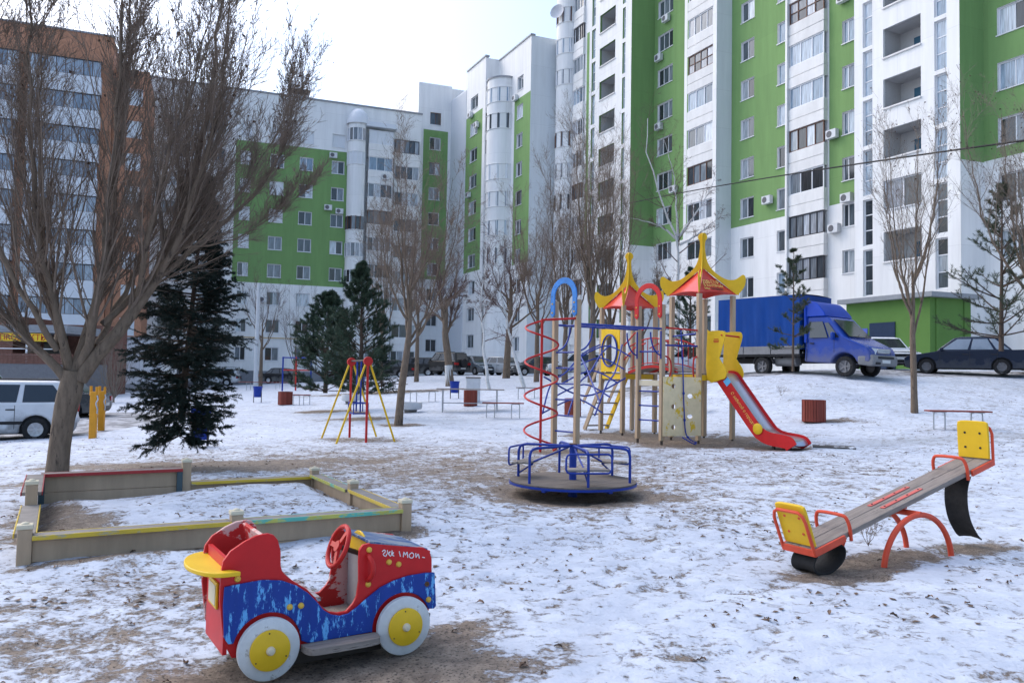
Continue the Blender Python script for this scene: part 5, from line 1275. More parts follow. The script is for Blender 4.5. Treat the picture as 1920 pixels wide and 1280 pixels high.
def wheel(root, x, y, r_, w, rim=RIM, spokes=6):
    o = MB().lathe([(r_ * .62, -w / 2), (r_ * .9, -w / 2), (r_, -w * .3), (r_, w * .3), (r_ * .9, w / 2), (r_ * .62, w / 2), (r_ * .58, w * .3)], 28, axis=(0, 1, 0)).build('wheel', TYRE, root, (x, y, r_ - .01), smooth=True, angle=40)
    s_ = 1 if y > 0 else -1
    q = MB(); q.lathe([(r_ * .63, w * .42), (r_ * .58, w * .30), (r_ * .2, w * .20), (.001, w * .22)], 24, axis=(0, s_, 0))
    for k in range(spokes):
        a = 2 * math.pi * k / spokes; q.beam((0, s_ * w * .3, 0), (r_ * .58 * math.cos(a), s_ * w * .40, r_ * .58 * math.sin(a)), r_ * .16, w * .12, up=(0, 1, 0))
    q.build('rim', rim, o, smooth=True, angle=40)
def face_panel(quad, s0, s1, t0, t1, offn=.006, shrink_top=None):
    """sub-quad of a bilinear face (4 corners: bottom-left, bottom-right, top-right, top-left)"""
    a, b_, c, d = [Vector(p) for p in quad]; f = lambda s_, t: (a * (1 - s_) + b_ * s_) * (1 - t) + (d * (1 - s_) + c * s_) * t
    n = (b_ - a).cross(d - a).normalized()
    p = [f(s0, t0), f(s1, t0), f(s1 if shrink_top is None else shrink_top[1], t1), f(s0 if shrink_top is None else shrink_top[0], t1)]
    return p, n
def add_panel(root, name, m, quad, s0, s1, t0, t1, st=None, th=.012):
    p, n = face_panel(quad, s0, s1, t0, t1, shrink_top=st)
    MB().hexa([v - n * .004 for v in p] + [v + n * th for v in p]).build(name, m, root, bevel=.006, seg=1)
def car(name, loc, rz_, label, col, kind='sedan', L_=4.3, W=1.7, H=1.45, wb=2.5, wr=.30, glassm=None, snow=False, cat='car', group='cars parked around the yard', rim=RIM, stripe=False, spare=False, pose=None):
    root = empty(name, loc, rz_, label=label, cat=cat, group=group)
    g_ = glassm or CGL
    f, r_ = L_ / 2, -L_ / 2; fa = f - (L_ - wb) * .46; ra = fa - wb; zb = .20; zbelt = H * .60; gap = wr + .055
    if kind == 'sedan':
        top = [(f - .02, .42), (f - .03, .60), (f - .12, .68), (f - .95, zbelt - .03), (f - 1.25, zbelt + .02), (r_ + .85, zbelt + .05), (r_ + .12, zbelt + .06), (r_ + .03, zbelt - .02), (r_, .50), (r_ + .03, .34)]
        gh = ((f - 1.12, r_ + .55), (f - 1.78, r_ + 1.12))
    elif kind == 'hatch':
        top = [(f - .02, .42), (f - .04, .62), (f - .15, .72), (f - .80, zbelt - .02), (f - 1.05, zbelt + .03), (r_ + .3, zbelt + .08), (r_ + .06, zbelt + .06), (r_, .55), (r_ + .03, .36)]
        gh = ((f - .95, r_ + .06), (f - 1.65, r_ + .38))
    else:      # suv
        top = [(f - .02, .50), (f - .04, .78), (f - .15, .86), (f - .95, zbelt - .02), (f - 1.1, zbelt + .02), (r_ + .3, zbelt + .05), (r_ + .04, zbelt + .03), (r_, .60), (r_ + .03, .42)]
        gh = ((f - 1.05, r_ + .06), (f - 1.55, r_ + .25)); zb = .30
    low = [(r_ + .10, zb + .03)] + [(ra - gap - .02, zb)] + [(ra + gap * math.cos(R(a)), wr + gap * math.sin(R(a))) for a in range(190, -11, -20) if wr + gap * math.sin(R(a)) > zb] + [(ra + gap + .02, zb), (fa - gap - .02, zb)] + \
        [(fa + gap * math.cos(R(a)), wr + gap * math.sin(R(a))) for a in range(190, -11, -20) if wr + gap * math.sin(R(a)) > zb] + [(fa + gap + .02, zb), (f - .10, zb + .02)]
    body = MB().prism(top + low, (0, 0, 0), (1, 0, 0), (0, 0, 1), -W / 2, W / 2).build('body', col, root, bevel=.06, seg=3)
    MB().box(r_ + .2, f - .2, -W / 2 + .12, W / 2 - .12, zb - .02, zbelt - .12).build('underbody', PLAS, root)
    (b0_, b1_), (t0_, t1_) = gh; wb_, wt = W / 2 - .05, W / 2 - .22; zt = H - .03; z0 = zbelt - .0
    c = [(b0_, wb_, z0), (b1_, wb_, z0), (b1_, -wb_, z0), (b0_, -wb_, z0), (t0_, wt, zt), (t1_, wt, zt), (t1_, -wt, zt), (t0_, -wt, zt)]
    MB().hexa(c).build('cabin', col, root, bevel=.045, seg=3)
    MB().hexa([(t0_ - .05, wt - .06, zt - .005), (t1_ + .05, wt - .06, zt - .005), (t1_ + .05, -wt + .06, zt - .005), (t0_ - .05, -wt + .06, zt - .005), (t0_ - .18, wt - .14, zt + .035), (t1_ + .18, wt - .14, zt + .035), (t1_ + .18, -wt + .14, zt + .035), (t0_ - .18, -wt + .14, zt + .035)]).build('roof', SNOWR if snow else col, root, bevel=.02)
    Ls = (c[0], c[1], c[5], c[4]); Rs = (c[2], c[3], c[7], c[6])
    zl = (zbelt + .06 - z0) / (zt - z0)
    for quad, flip in ((Ls, True), (Rs, False)):
        spl = [(.06, .36), (.40, .66), (.70, .95)] if kind != 'sedan' else [(.03, .20), (.24, .55), (.59, .95)]
        sh = {0: (.10, 1.0), 2: (0, .88)}
        for i, (a, b_) in enumerate(spl):
            st = [a, b_]
            if i == 0: st[0] = a + .05
            if i == 2: st[1] = b_ - .05
            if flip: a, b_ = 1 - b_, 1 - a; st = [1 - st[1], 1 - st[0]]
            add_panel(root, 'side_window', g_, quad, a, b_, max(zl, .12), .88, st)
    add_panel(root, 'windscreen', g_, (c[3], c[0], c[4], c[7]), .06, .94, .14, .92)
    add_panel(root, 'rear_window', g_, (c[1], c[2], c[6], c[5]), .09, .91, .2, .90)
    for x in (fa, ra):
        for y in (-1, 1): wheel(root, x, y * (W / 2 - .10), wr, .2, rim)
    zf = .60 if kind != 'suv' else .76
    for s_ in (-1, 1):
        MB().hexa([(f - .22, s_ * (W / 2 - .42), zf - .10), (f - .005, s_ * (W / 2 - .42), zf - .10), (f - .06, s_ * (W / 2 - .03), zf - .08), (f - .25, s_ * (W / 2 - .012), zf - .06), (f - .3, s_ * (W / 2 - .42), zf + .06), (f - .02, s_ * (W / 2 - .42), zf + .06), (f - .1, s_ * (W / 2 - .03), zf + .06), (f - .3, s_ * (W / 2 - .012), zf + .07)]).build('headlight', HEADL, root, bevel=.01)
        zr = .72 if kind == 'sedan' else .86
        MB().box(r_ - .012, r_ + .18, min(s_ * (W / 2 - .34), s_ * (W / 2 + .008)), max(s_ * (W / 2 - .34), s_ * (W / 2 + .008)), zr - .09, zr + .08).build('tail_light', TAILR, root, bevel=.012)
        MB().obox((b0_ - .22, s_ * (W / 2 + .06), zbelt + .08), .12, .18, .12).build('mirror', col, root, bevel=.03)
        q = MB()
        for x in (b0_ - 1.0, b0_ - 1.95): q.box(x - .1, x + .1, s_ * W / 2 - .015, s_ * W / 2 + .015, zbelt - .13, zbelt - .10)
        q.build('door_handles', PLAS, root)
        q = MB()
        for x in (b0_ - .15, b0_ - 1.15, b0_ - 2.05): q.box(x - .006, x + .006, s_ * W / 2 - .004, s_ * W / 2 + .003, zb + .12, zbelt)
        q.build('door_gaps', PLAS, root)
        if stripe: MB().box(ra + .3, fa - .3, s_ * W / 2 - .01, s_ * W / 2 + .012, .44, .52).build('side_moulding', PLAS, root, bevel=.004)
    MB().box(f - .07, f + .012, -.38, .38, zf - .10, zf + .02).build('grille', PLAS, root, bevel=.01); MB().box(f - .06, f + .02, -.6, .6, .26, .36).build('lower_grille', PLAS, root, bevel=.01)
    MB().box(f - .02, f + .026, -.26, .26, .38, .49).build('number_plate', PLATE, root); MB().box(r_ - .02, r_ + .03, -.26, .26, .46, .57).build('number_plate', PLATE, root)
    if spare: 
        o = MB().lathe([(0, .0), (.30, 0), (.34, .04), (.34, .14), (.3, .18), (0, .18)], 24, axis=(-1, 0, 0)).build('spare_wheel', PLAS, root, (r_ - .02, 0, .92), smooth=True, angle=40)
    if kind == 'suv' or stripe:
        q = MB()
        for s_ in (-1, 1): q.tube([(t0_ - .1, s_ * (wt - .03), zt + .06), (t1_ + .1, s_ * (wt - .03), zt + .06)], .02, 6)
        q.build('roof_rails', PLAS, root)
    return root
P_WH = paint('white_car_paint', (.58, .60, .62)); P_SI = paint('silver_car_paint', (.34, .37, .40)); P_DK = paint('dark_grey_car_paint', (.045, .05, .055)); P_BK = paint('black_car_paint', (.018, .019, .021)); P_NV = paint('navy_car_paint', (.008, .016, .038), (.05, .055, .065), .05); P_GR = paint('grey_blue_car_paint', (.12, .15, .18))
car('parked_car', G(-13.85, 20.9), R(208), 'white estate car at the left edge behind the big bare tree', P_WH, 'hatch', 4.45, 1.72, 1.56, 2.65, .31, stripe=True)
car('parked_car', G(-18.9, 25.6), R(200), 'white snow-roofed car second behind the white estate', P_WH, 'hatch', 4.2, 1.7, 1.62, snow=True)
car('parked_car', G(-21.5, 30.2), R(200), 'pale silver car third in the row behind the white estate', P_SI, 'sedan', 4.4, 1.7, 1.5, snow=True)
car('parked_car', G(-17.6, 30.0), R(195), 'dark grey car showing its tail behind the yellow posts', P_DK, 'sedan', 4.4, 1.7, 1.45)
car('parked_car', G(-26.5, 38), R(190), 'white snow-covered car in front of the shop porch', P_WH, 'hatch', 4.1, 1.7, 1.5, snow=True)
car('parked_suv', G(-28.9, 84.0 - 6.5), R(190), 'white off-roader standing far behind the spruce', P_WH, 'suv', 4.6, 1.8, 1.8, 2.7, .36, cat='car')
car('parked_car', G(-20.5, 72), R(-10), 'black car far away under the left pine', P_BK, 'sedan', 4.3, 1.7, 1.4)
car('parked_car', G(-9.6, 62), R(175), 'black low sedan leftmost in the row before the entrances', P_BK, 'sedan', 4.4, 1.72, 1.40)
car('parked_car', G(-7.6, 62.2), R(178), 'black hatchback just left of the off-roader with the spare wheel', P_BK, 'hatch', 3.9, 1.68, 1.45)
car('parked_suv', G(-5.2, 61.5), R(142), 'dark off-roader with a spare wheel on its tail', P_BK, 'suv', 3.9, 1.7, 1.72, 2.3, .36, spare=True, cat='car')
car('parked_car', G(-2.9, 62.8), R(-55), 'dark blue-grey car between the off-roader and the silver sedan', P_GR, 'hatch', 4.2, 1.7, 1.5)
car('parked_car', G(-.55, 61.8), R(-38), 'silver sedan facing right behind the birches', P_SI, 'sedan', 4.4, 1.75, 1.46, rim=RIMD)
car('parked_car', G(1.95, 60.8), R(200), 'dark grey sedan just right of the silver one', P_DK, 'sedan', 4.5, 1.76, 1.46)
car('parked_car', G(4.35, 54.5), R(183), 'white off-roader seen through the blue climber', P_WH, 'suv', 3.9, 1.68, 1.62, 2.2, .34)
car('parked_car', G(9.1, 41), R(170), 'white car seen between the posts of the right tower', P_WH, 'hatch', 4.1, 1.7, 1.45, snow=True)
car('parked_car', G(16.45, 35.2), R(-95), 'white car peeping out between the truck and the navy sedan', P_WH, 'sedan', 4.1, 1.7, 1.4, snow=True)
car('parked_car', G(17.7, 30.9), R(147), 'navy blue sedan parked on the right above the snow bank', P_NV, 'sedan', 4.25, 1.66, 1.42, 2.50, .285, glassm=CGL2, rim=RIMD)
car('parked_car', G(21.9, 30.4), R(140), 'dark car cut off by the right edge of the picture', P_DK, 'sedan', 4.3, 1.7, 1.42)

# ---- blue tarpaulin truck
tk = empty('truck', (12.43, 28.5, gz(12.2, 28.6) + .02), R(-52), label='blue delivery truck with a tarpaulin body parked above the snow bank', cat='truck')
TB = paint('truck_blue', (.010, .045, .28), (.15, .145, .14), .62); TARP = mat('blue_tarpaulin', (.004, .045, .215), .5, .12, 2.5, .25, 3, stretch=(1, 1, .3), spec=.12); FAIR = mat('fairing_blue', (.010, .05, .36), .4, .08, 3, spec=.2); GREYB = mat('dirty_grey_bumper', (.20, .20, .205), .6, .15, 4)
# local: x forward, front axle at 0
cabp = [(.88, .50), (.93, .62), (.90, .86), (.80, 1.02), (.15, 1.32), (-.02, 1.42), (-.62, 2.10), (-.78, 2.17), (-1.52, 2.17), (-1.52, .52)] + [(-.9, .47), (-.52, .45)] + [(.47 * math.cos(R(a)), .36 + .47 * math.sin(R(a))) for a in range(170, 5, -15)] + [(.52, .46)]
def tprism(prof, y0, y1, name, m, bevel=.05, seg=3): return MB().prism(prof, (0, 0, 0), (1, 0, 0), (0, 0, 1), -y1, -y0).build(name, m, tk, bevel=bevel, seg=seg)
# tapered cab: narrower at the roof and nose
q = MB(); q.prism(cabp, (0, 0, 0), (1, 0, 0), (0, 0, 1), -1.0, 1.0)
q.v = [(x, y * (1 - .13 * max(0, z - 1.35) / .8) * (1 - .12 * max(0, x - .1) / .85), z) for x, y, z in q.v]
q.build('cab', TB, tk, bevel=.07, seg=3)
wl, wh = 1.0, .87
ws = [(.10, -.80, 1.38), (.10, .80, 1.38), (-.58, .70, 2.05), (-.58, -.70, 2.05)]
add_panel(tk, 'windscreen', CGL, ws, .03, .97, .02, .97, th=.03)
q = MB()
for y in (-.3, .25): q.tube([(.13, y, 1.40), (.02, y + .35, 1.50)], .012, 5)
q.build('wipers', PLAS, tk)
for s_ in (-1, 1):
    yb, ytp = s_ * 1.0, s_ * .915
    quad = [(-1.38, yb, 1.30), (-.02, yb, 1.30), (-.52, ytp, 2.02), (-1.36, ytp, 2.02)]
    if s_ > 0: quad = [quad[1], quad[0], quad[3], quad[2]]
    add_panel(tk, 'side_window', CGL, quad, .05, .60, .1, .92, th=.02) if s_ < 0 else add_panel(tk, 'side_window', CGL, quad, .40, .95, .1, .92, th=.02)
    add_panel(tk, 'quarter_window', CGL, quad, .65, .93, .1, .85, (.65, .83), th=.02) if s_ < 0 else add_panel(tk, 'quarter_window', CGL, quad, .07, .35, .1, .85, (.17, .35), th=.02)
    MB().obox((-.33, s_ * 1.13, 1.42), .10, .20, .28).build('mirror', TB, tk, bevel=.04)
    q = MB(); q.box(-1.43, -1.415, s_ * 1.0 - .006, s_ * 1.0 + .006, .55, 1.35); q.box(-.36, -.345, s_ * 1.0 - .006, s_ * 1.0 + .006, .85, 1.30); q.build('door_gap', PLAS, tk)
    MB().box(-1.3, -1.14, s_ * 1.0 - .02, s_ * 1.0 + .02, 1.16, 1.20).build('door_handle', PLAS, tk)
    q = MB(); q.hexa([(.66, s_ * .86, .80), (.93, s_ * .55, .76), (.94, s_ * .42, .92), (.72, s_ * .885, .95), (.62, s_ * .85, .86), (.88, s_ * .55, .98), (.90, s_ * .45, .99), (.66, s_ * .86, 1.02)]); q.build('headlight', HEADL, tk, bevel=.02)
q = MB(); q.box(.86, .955, -.40, .40, .80, .97); gr = q.build('grille', GALV, tk, bevel=.03)
q = MB()
for z in (.85, .89, .93): q.box(.953, .965, -.37, .37, z - .008, z + .008)
q.build('grille_bars', HEADL, gr)
q = MB(); q.prism([(.50, .42), (.88, .36), (1.0, .40), (1.02, .70), (.92, .76), (.50, .70)], (0, 0, 0), (1, 0, 0), (0, 0, 1), -.97, .97); q.v = [(x, y * (1 - .13 * max(0, x - .5) / .5), z) for x, y, z in q.v]; q.build('bumper', GREYB, tk, bevel=.04, seg=3)
MB().box(1.0, 1.035, -.27, .27, .47, .58).build('number_plate', PLATE, tk); MB().box(1.0, 1.03, -.55, .55, .62, .70).build('air_intake', PLAS, tk, bevel=.01); MB().box(1.0, 1.03, -.7, -.4, .42, .5).build('fog_lamp_recess', PLAS, tk)
q = MB(); q.prism(smooth_pts([(-.72, 2.16), (-.82, 2.34), (-1.08, 2.62), (-1.26, 2.72), (-1.5, 2.74), (-1.56, 2.6), (-1.56, 2.16)], 3), (0, 0, 0), (1, 0, 0), (0, 0, 1), -.93, .93)
q.v = [(x, y * (1 - .08 * max(0, z - 2.16) / .5), z) for x, y, z in q.v]; q.build('roof_fairing', FAIR, tk, bevel=.09, seg=3)
MB().hexa([(-1.54, -1.0, 1.2), (-1.40, -.99, 1.2), (-1.40, .99, 1.2), (-1.54, 1.0, 1.2), (-1.56, -.98, 2.55), (-1.50, -.95, 2.55), (-1.50, .95, 2.55), (-1.56, .98, 2.55)]).build('side_fairing', FAIR, tk, bevel=.03)
# tarpaulin box with sagging sides
bx0, bx1, bw, bz0, bz1 = -5.3, -1.66, 1.08, .98, 3.0
q = MB(); nx_, nz_ = 40, 14
def tarp_y(u, v): return bw + .025 * math.sin(u * 38) * v * (1 - v) * 2 + .02 * math.sin(u * 90 + v * 3) * (1 - v) - .03 * math.sin(math.pi * v) * abs(math.sin(u * math.pi * 4))
for s_ in (-1, 1): q.grid([[(bx0 + (bx1 - bx0) * i / nx_, s_ * tarp_y(i / nx_, j / nz_), bz0 + (bz1 - bz0) * j / nz_) for i in range(nx_ + 1)] for j in range(nz_ + 1)])
q.grid([[(bx0 + (bx1 - bx0) * i / nx_, bw * (j / 4 - 1), bz1 - .001 + .05 * (1 - (j / 4 - 1) ** 2) - .02 * abs(math.sin(i / nx_ * math.pi * 4))) for i in range(nx_ + 1)] for j in range(9)])
for x in (bx0, bx1): q.grid([[(x, bw * (j / 4 - 1), bz0 + (bz1 - bz0) * i / 6) for j in range(9)] for i in range(7)])
q.build('tarpaulin', TARP, tk, smooth=True, angle=50)
for s_ in (-1, 1):
    for k in range(3):
        x0_ = bx0 + (bx1 - bx0) * k / 3; MB().box(x0_ + .015, x0_ + (bx1 - bx0) / 3 - .015, s_ * bw - .02, s_ * bw + .03, .80, 1.10).build('drop_side', GREYB, tk, bevel=.008)
MB().box(bx0, bx1, -bw + .02, bw - .02, .72, .82).build('load_floor', PLAS, tk)
q = MB()
for y in (-.38, .38): q.box(bx0 + .05, .3, y - .05, y + .05, .48, .66)
for x in (-5.0, -4.2, -2.6, -1.8): q.box(x - .05, x + .05, -.9, .9, .66, .73)
q.build('chassis', PLAS, tk)
MB().cyl((-2.9, -.62, .55), (-2.0, -.62, .55), .20, 16).build('fuel_tank', GREYB, tk, smooth=True, angle=40)
for y in (-.85, .85): wheel(tk, 0, y, .36, .2, RIMD, 5)
for y in (-.92, .92): wheel(tk, -3.3, y, .36, .24, RIMD, 5)
for s_ in (-1, 1): MB().tube([(-3.3 + .46 * math.cos(R(a)), s_ * .9, .36 + .46 * math.sin(R(a))) for a in range(10, 171, 16)], .05, 6).build('mudguard', PLAS, tk, smooth=True)
# ------------------------------------------------------------------ trees
def grow(S, D, ln, n, wob, up, rg):
    m = len(S); P = np.zeros((m, n, 3)); P[:, 0] = S; d = D / np.linalg.norm(D, axis=1, keepdims=True)
    for i in range(1, n):
        d = d + rg.normal(0, wob, (m, 3)) + np.array([0, 0, 1.0]) * (up if np.ndim(up) == 0 else up[:, None])
        d /= np.linalg.norm(d, axis=1, keepdims=True); P[:, i] = P[:, i - 1] + d * (ln / (n - 1))[:, None]
    return P
def spawn(P, Rd, ln, per, f0, f1, a0, a1, lf, rf, rg, lmin=.08, taper=.55):
    m, n, _ = P.shape
    f = rg.uniform(f0, f1, (m, per)); x = f * (n - 1); i = np.clip(x.astype(int), 0, n - 2); w = (x - i)[..., None]; r_ = np.arange(m)[:, None]
    S = P[r_, i] * (1 - w) + P[r_, i + 1] * w; T = P[r_, i + 1] - P[r_, i]; T /= np.linalg.norm(T, axis=-1, keepdims=True) + 1e-9
    rad = (Rd[r_, i] * (1 - w[..., 0]) + Rd[r_, i + 1] * w[..., 0]) * rf
    q = rg.normal(size=T.shape); q -= (q * T).sum(-1, keepdims=True) * T; q /= np.linalg.norm(q, axis=-1, keepdims=True)
    a = rg.uniform(a0, a1, (m, per))[..., None] * math.pi / 180
    D = np.cos(a) * T + np.sin(a) * q
    L_ = np.maximum(ln[:, None] * lf * (1 - taper * f) * rg.uniform(.6, 1.25, (m, per)), lmin)
    return S.reshape(-1, 3), D.reshape(-1, 3), L_.ravel(), rad.ravel()
def radii(r0, n, tip): t = np.linspace(0, 1, n)[None]; return np.maximum(r0[:, None] * (1 - t) + r0[:, None] * tip * t, .0012)
def tubes(P, Rd, k):
    m, n, _ = P.shape; T = np.gradient(P, axis=1); T /= np.linalg.norm(T, axis=-1, keepdims=True) + 1e-9
    ref = np.array([.31, .52, .21]) + np.zeros_like(T); A = np.cross(T, ref); A /= np.linalg.norm(A, axis=-1, keepdims=True) + 1e-9; B = np.cross(T, A)
    an = np.arange(k) * 2 * math.pi / k
    V = P[:, :, None] + Rd[:, :, None, None] * (A[:, :, None] * np.cos(an)[:, None] + B[:, :, None] * np.sin(an)[:, None])
    idx = np.arange(m * n * k).reshape(m, n, k); a = idx[:, :-1]; b_ = idx[:, 1:]
    F = np.stack([a, np.roll(a, -1, 2), np.roll(b_, -1, 2), b_], -1).reshape(-1, 4)
    return V.reshape(-1, 3), F
def merge(parts):
    V = []; F = []; o = 0
    for v, f in parts: V.append(v); F.append(f + o); o += len(v)
    return np.concatenate(V), np.concatenate(F)
def bark(name, c, c2, sc=18, st=(1, 1, .25), bump=.6): return mat(name, c, .9, .3, sc, bump, sc * 1.5, wear=c2, wthr=.58, wscale=sc * .6, stretch=st)
BARK = bark('willow_bark', (.155, .115, .083), (.07, .052, .04)); TWIG = mat('grey_brown_twig', (.195, .145, .11), .85, .25, 5); TWIGR = mat('reddish_twig', (.13, .085, .075), .85, .25, 5); TWIGG = mat('pale_twig', (.19, .155, .125), .85, .2, 5)
BIRCH = mat('birch_bark', (.56, .55, .53), .8, .15, 6, .3, 20, wear=(.06, .055, .05), wthr=.6, wscale=7, stretch=(.7, .7, 2.2)); DEADL = mat('dead_leaf', (.075, .042, .028), .8, .3, 20, rand=.4)
WHITEW = mat('whitewashed_trunk', (.50, .50, .49), .85, .2, 6, .3, 12)
def leaves_mesh(pts, size, rg, name='withered_leaves'):
    n = len(pts); a = rg.normal(size=(n, 3)); a /= np.linalg.norm(a, axis=1, keepdims=True); b_ = rg.normal(size=(n, 3)); b_ -= (a * b_).sum(1, keepdims=True) * a; b_ /= np.linalg.norm(b_, axis=1, keepdims=True); c = np.cross(a, b_)
    s_ = (size * rg.uniform(.6, 1.3, n))[:, None]
    V = np.stack([pts, pts + a * s_ * .5 + b_ * s_ * .38 + c * s_ * .1, pts + a * s_, pts + a * s_ * .5 - b_ * s_ * .38 + c * s_ * .1], 1).reshape(-1, 3)
    i = np.arange(n)[:, None] * 4
    return np_mesh(name, V, np.concatenate([i + np.array([[0, 1, 2]]), i + np.array([[0, 2, 3]])]), DEADL, False)
def tree_obj(name, loc, label, trunk_parts, crown_parts, tm, cm, rz_=0, group='bare trees', leaves=None, wash=None, cat='tree'):
    root = empty(name, loc, rz_, label=label, cat=cat, group=group)
    v, f = merge(trunk_parts); link('trunk', np_mesh('trunk', v, f, tm), root)
    v, f = merge(crown_parts); link('crown', np_mesh('crown', v, f, cm), root)
    if leaves is not None: tag(link('withered_leaves', leaves, root), kind='stuff')
    if wash is not None: v, f = wash; link('whitewash', np_mesh('whitewash', v, f, WHITEW), root)
    return root
def bare(seed, paths, r0s, lv=((13, .3, 1, 15, 40, .45, .5), (9, .2, 1, 15, 45, .5, .55), (6, .1, 1, 20, 50, .5, .6)), up=(.06, .05, .03), wob=(.07, .09, .12), tip=.25, trunk=None, trunk_r=None, leaf=0, leaf_s=.06, sides=(8, 4, 3, 3), low=0.0, tw=.002, tw_top=0.0):
    """paths: list of limb polylines (local); lv: per level (children, f0, f1, a0, a1, length factor, radius factor)"""
    rg = np.random.default_rng(seed); tp = []; cp = []; n = 16
    def resample(p, n):
        p = np.array(smooth_pts(p, 6)); s_ = np.r_[0, np.cumsum(np.linalg.norm(np.diff(p, axis=0), axis=1))]; t = np.linspace(0, s_[-1], n); return np.stack([np.interp(t, s_, p[:, i]) for i in range(3)], -1), s_[-1]
    if trunk is not None:
        P, l_ = resample(trunk, 14); rr = np.interp(np.linspace(0, 1, 14), np.linspace(0, 1, len(trunk_r)), trunk_r)
        tp.append(tubes(P[None], rr[None], 14))
    PP = []; LL = []
    for p in paths: a, l_ = resample(p, n); a[1:] += rg.normal(0, .012 * l_ / 3, (n - 1, 3)); PP.append(a); LL.append(l_)
    P = np.stack(PP); ln = np.array(LL); r0 = np.array(r0s, float); Rd = r0[:, None] * (.85 * (1 - np.linspace(0, 1, n)[None]) ** 1.5 + .15)
    tp.append(tubes(P, Rd, sides[0]))
    last = None
    for k, (per, f0, f1, a0, a1, lf, rf) in enumerate(lv):
        S, D_, L_, r_ = spawn(P, Rd, ln, per, f0, f1, a0, a1, lf, rf, rg, taper=.3 if k == 0 else .45)
        npt = (9, 6, 3, 3)[k]
        r_ = np.clip(r_, tw + tw_top * np.clip((S[:, 2] - 3.2) / 3.0, 0, 1), .05)
        P = grow(S, D_, L_, npt, wob[k], up[k], rg); Rd = radii(r_, npt, tip); ln = L_
        if low: 
            keep = P[:, -1, 2] > low; P, Rd, ln = P[keep], Rd[keep], ln[keep]
        cp.append(tubes(P, Rd, sides[k + 1])); last = P
    lm = None
    if leaf:
        e = last[:, -1]; hi = e[:, 2] > np.quantile(e[:, 2], .35); e = e[hi]; lm = leaves_mesh(e[rg.choice(len(e), min(leaf, len(e)), False)], leaf_s, rg)
    return tp, cp, lm

# the big tree at left
bx, by = -5.9, 10.45
W_ = lambda px, py, dy=0.0: ((px - 113) / 143, dy, (903 - py) / 143)
limbs = [
    [W_(128, 715), W_(78, 650, -.1), W_(25, 590, -.25), W_(-40, 520, -.4), W_(-90, 420, -.5), W_(-120, 260, -.6)],
    [W_(128, 700), W_(92, 610, .1), W_(55, 500, .3), W_(25, 350, .4), W_(5, 190, .5), W_(-5, 20, .6)],
    [W_(130, 690), W_(118, 590, -.2), W_(100, 470, -.45), W_(88, 300, -.6), W_(85, 100, -.7), W_(80, -80, -.8)],
    [W_(134, 690), W_(150, 570, .2), W_(155, 430, .5), W_(165, 250, .6), W_(160, 60, .7), W_(150, -120, .8)],
    [W_(140, 690), W_(185, 580, -.2), W_(212, 430, -.35), W_(226, 250, -.4), W_(236, 50, -.5), W_(240, -130, -.6)],
    [W_(146, 705), W_(205, 625, .05), W_(262, 535, .15), W_(305, 410, .3), W_(332, 240, .4), W_(352, 50, .5), W_(360, -100, .5)],
    [W_(262, 535, .15), W_(335, 415, -.1), W_(385, 300, -.3), W_(415, 170, -.4), W_(430, 20, -.5), W_(440, -90, -.5)],
    [W_(240, 560, .1), W_(290, 440, -.35), W_(330, 330, -.6), W_(385, 190, -.8), W_(420, 30, -.9)],
    [W_(285, 500, .15), W_(380, 400, .4), W_(450, 310, .6), W_(490, 200, .7), W_(510, 90, .75)],
    [W_(100, 640, .0), W_(60, 560, .4), W_(-10, 460, .7), W_(-50, 300, .9), W_(-70, 120, 1.0)],
    [W_(160, 640, .2), W_(180, 500, .8), W_(200, 380, 1.1), W_(215, 220, 1.3), W_(215, 40, 1.4)],
    [W_(185, 600, .0), W_(262, 470, .5), W_(290, 330, .8), W_(300, 170, 1.0), W_(300, 0, 1.1)],
    [W_(110, 650, -.1), W_(70, 530, -.6), W_(40, 400, -.9), W_(35, 230, -1.1), W_(40, 50, -1.2)],
    [W_(320, 470, .2), W_(415, 395, -.2), W_(480, 320, -.4), W_(525, 250, -.5), W_(550, 180, -.5)],
    [W_(330, 450, .1), W_(425, 440, -.1), W_(500, 400, -.2), W_(560, 350, -.2)],
]
rs_ = [.065, .062, .06, .066, .064, .098, .046, .044, .038, .046, .046, .046, .046, .020, .018]
tp, cp, lm = bare(3, limbs, rs_, ((30, .08, 1, 9, 30, .37, .42), (13, .1, 1, 12, 38, .48, .5), (6, .1, 1, 14, 44, .5, .6)), up=(.10, .07, .04), trunk=[(-.02, 0, -.1), (0, 0, .4), (.05, 0, .9), (.12, 0, 1.25), (.16, 0, 1.5)], trunk_r=[.165, .138, .13, .132, .15, .13], leaf=420, leaf_s=.055, tw=.0019, tw_top=.0022)
tree_obj('bare_tree', G(bx, by, -.02), 'big many-limbed bare tree at left behind the sandbox', tp, cp, BARK, TWIG, leaves=lm)

def fan(seed, h0, H, spread, n, lean=(0, 0)):
    rg = random.Random(seed); out = []
    for k in range(n):
        a = 2 * math.pi * (k + rg.random() * .7) / n; s_ = spread * rg.uniform(.25, 1.0); hh = H * rg.uniform(.75, 1.0); b0_ = h0 * (rg.uniform(.8, 1.05) if n > 12 else rg.uniform(.82, 1.0) + .75 * (k / n) ** 1.3)
        c, d = math.cos(a), math.sin(a); lx, ly = lean[0] * min(b0_ / h0, 1.0), lean[1]; s_ *= (1.15 - .45 * k / n)
        out.append([(lx, ly, b0_), (lx + c * s_ * .45, ly + d * s_ * .45, b0_ + (hh - b0_) * .22), (lx + c * s_ * .8, ly + d * s_ * .8, b0_ + (hh - b0_) * .55), (lx + c * s_, ly + d * s_, hh)])
    return out
LV2 = ((14, .12, 1, 14, 38, .36, .5), (9, .12, 1, 16, 44, .5, .6), (4, .1, 1, 18, 50, .6, .75))
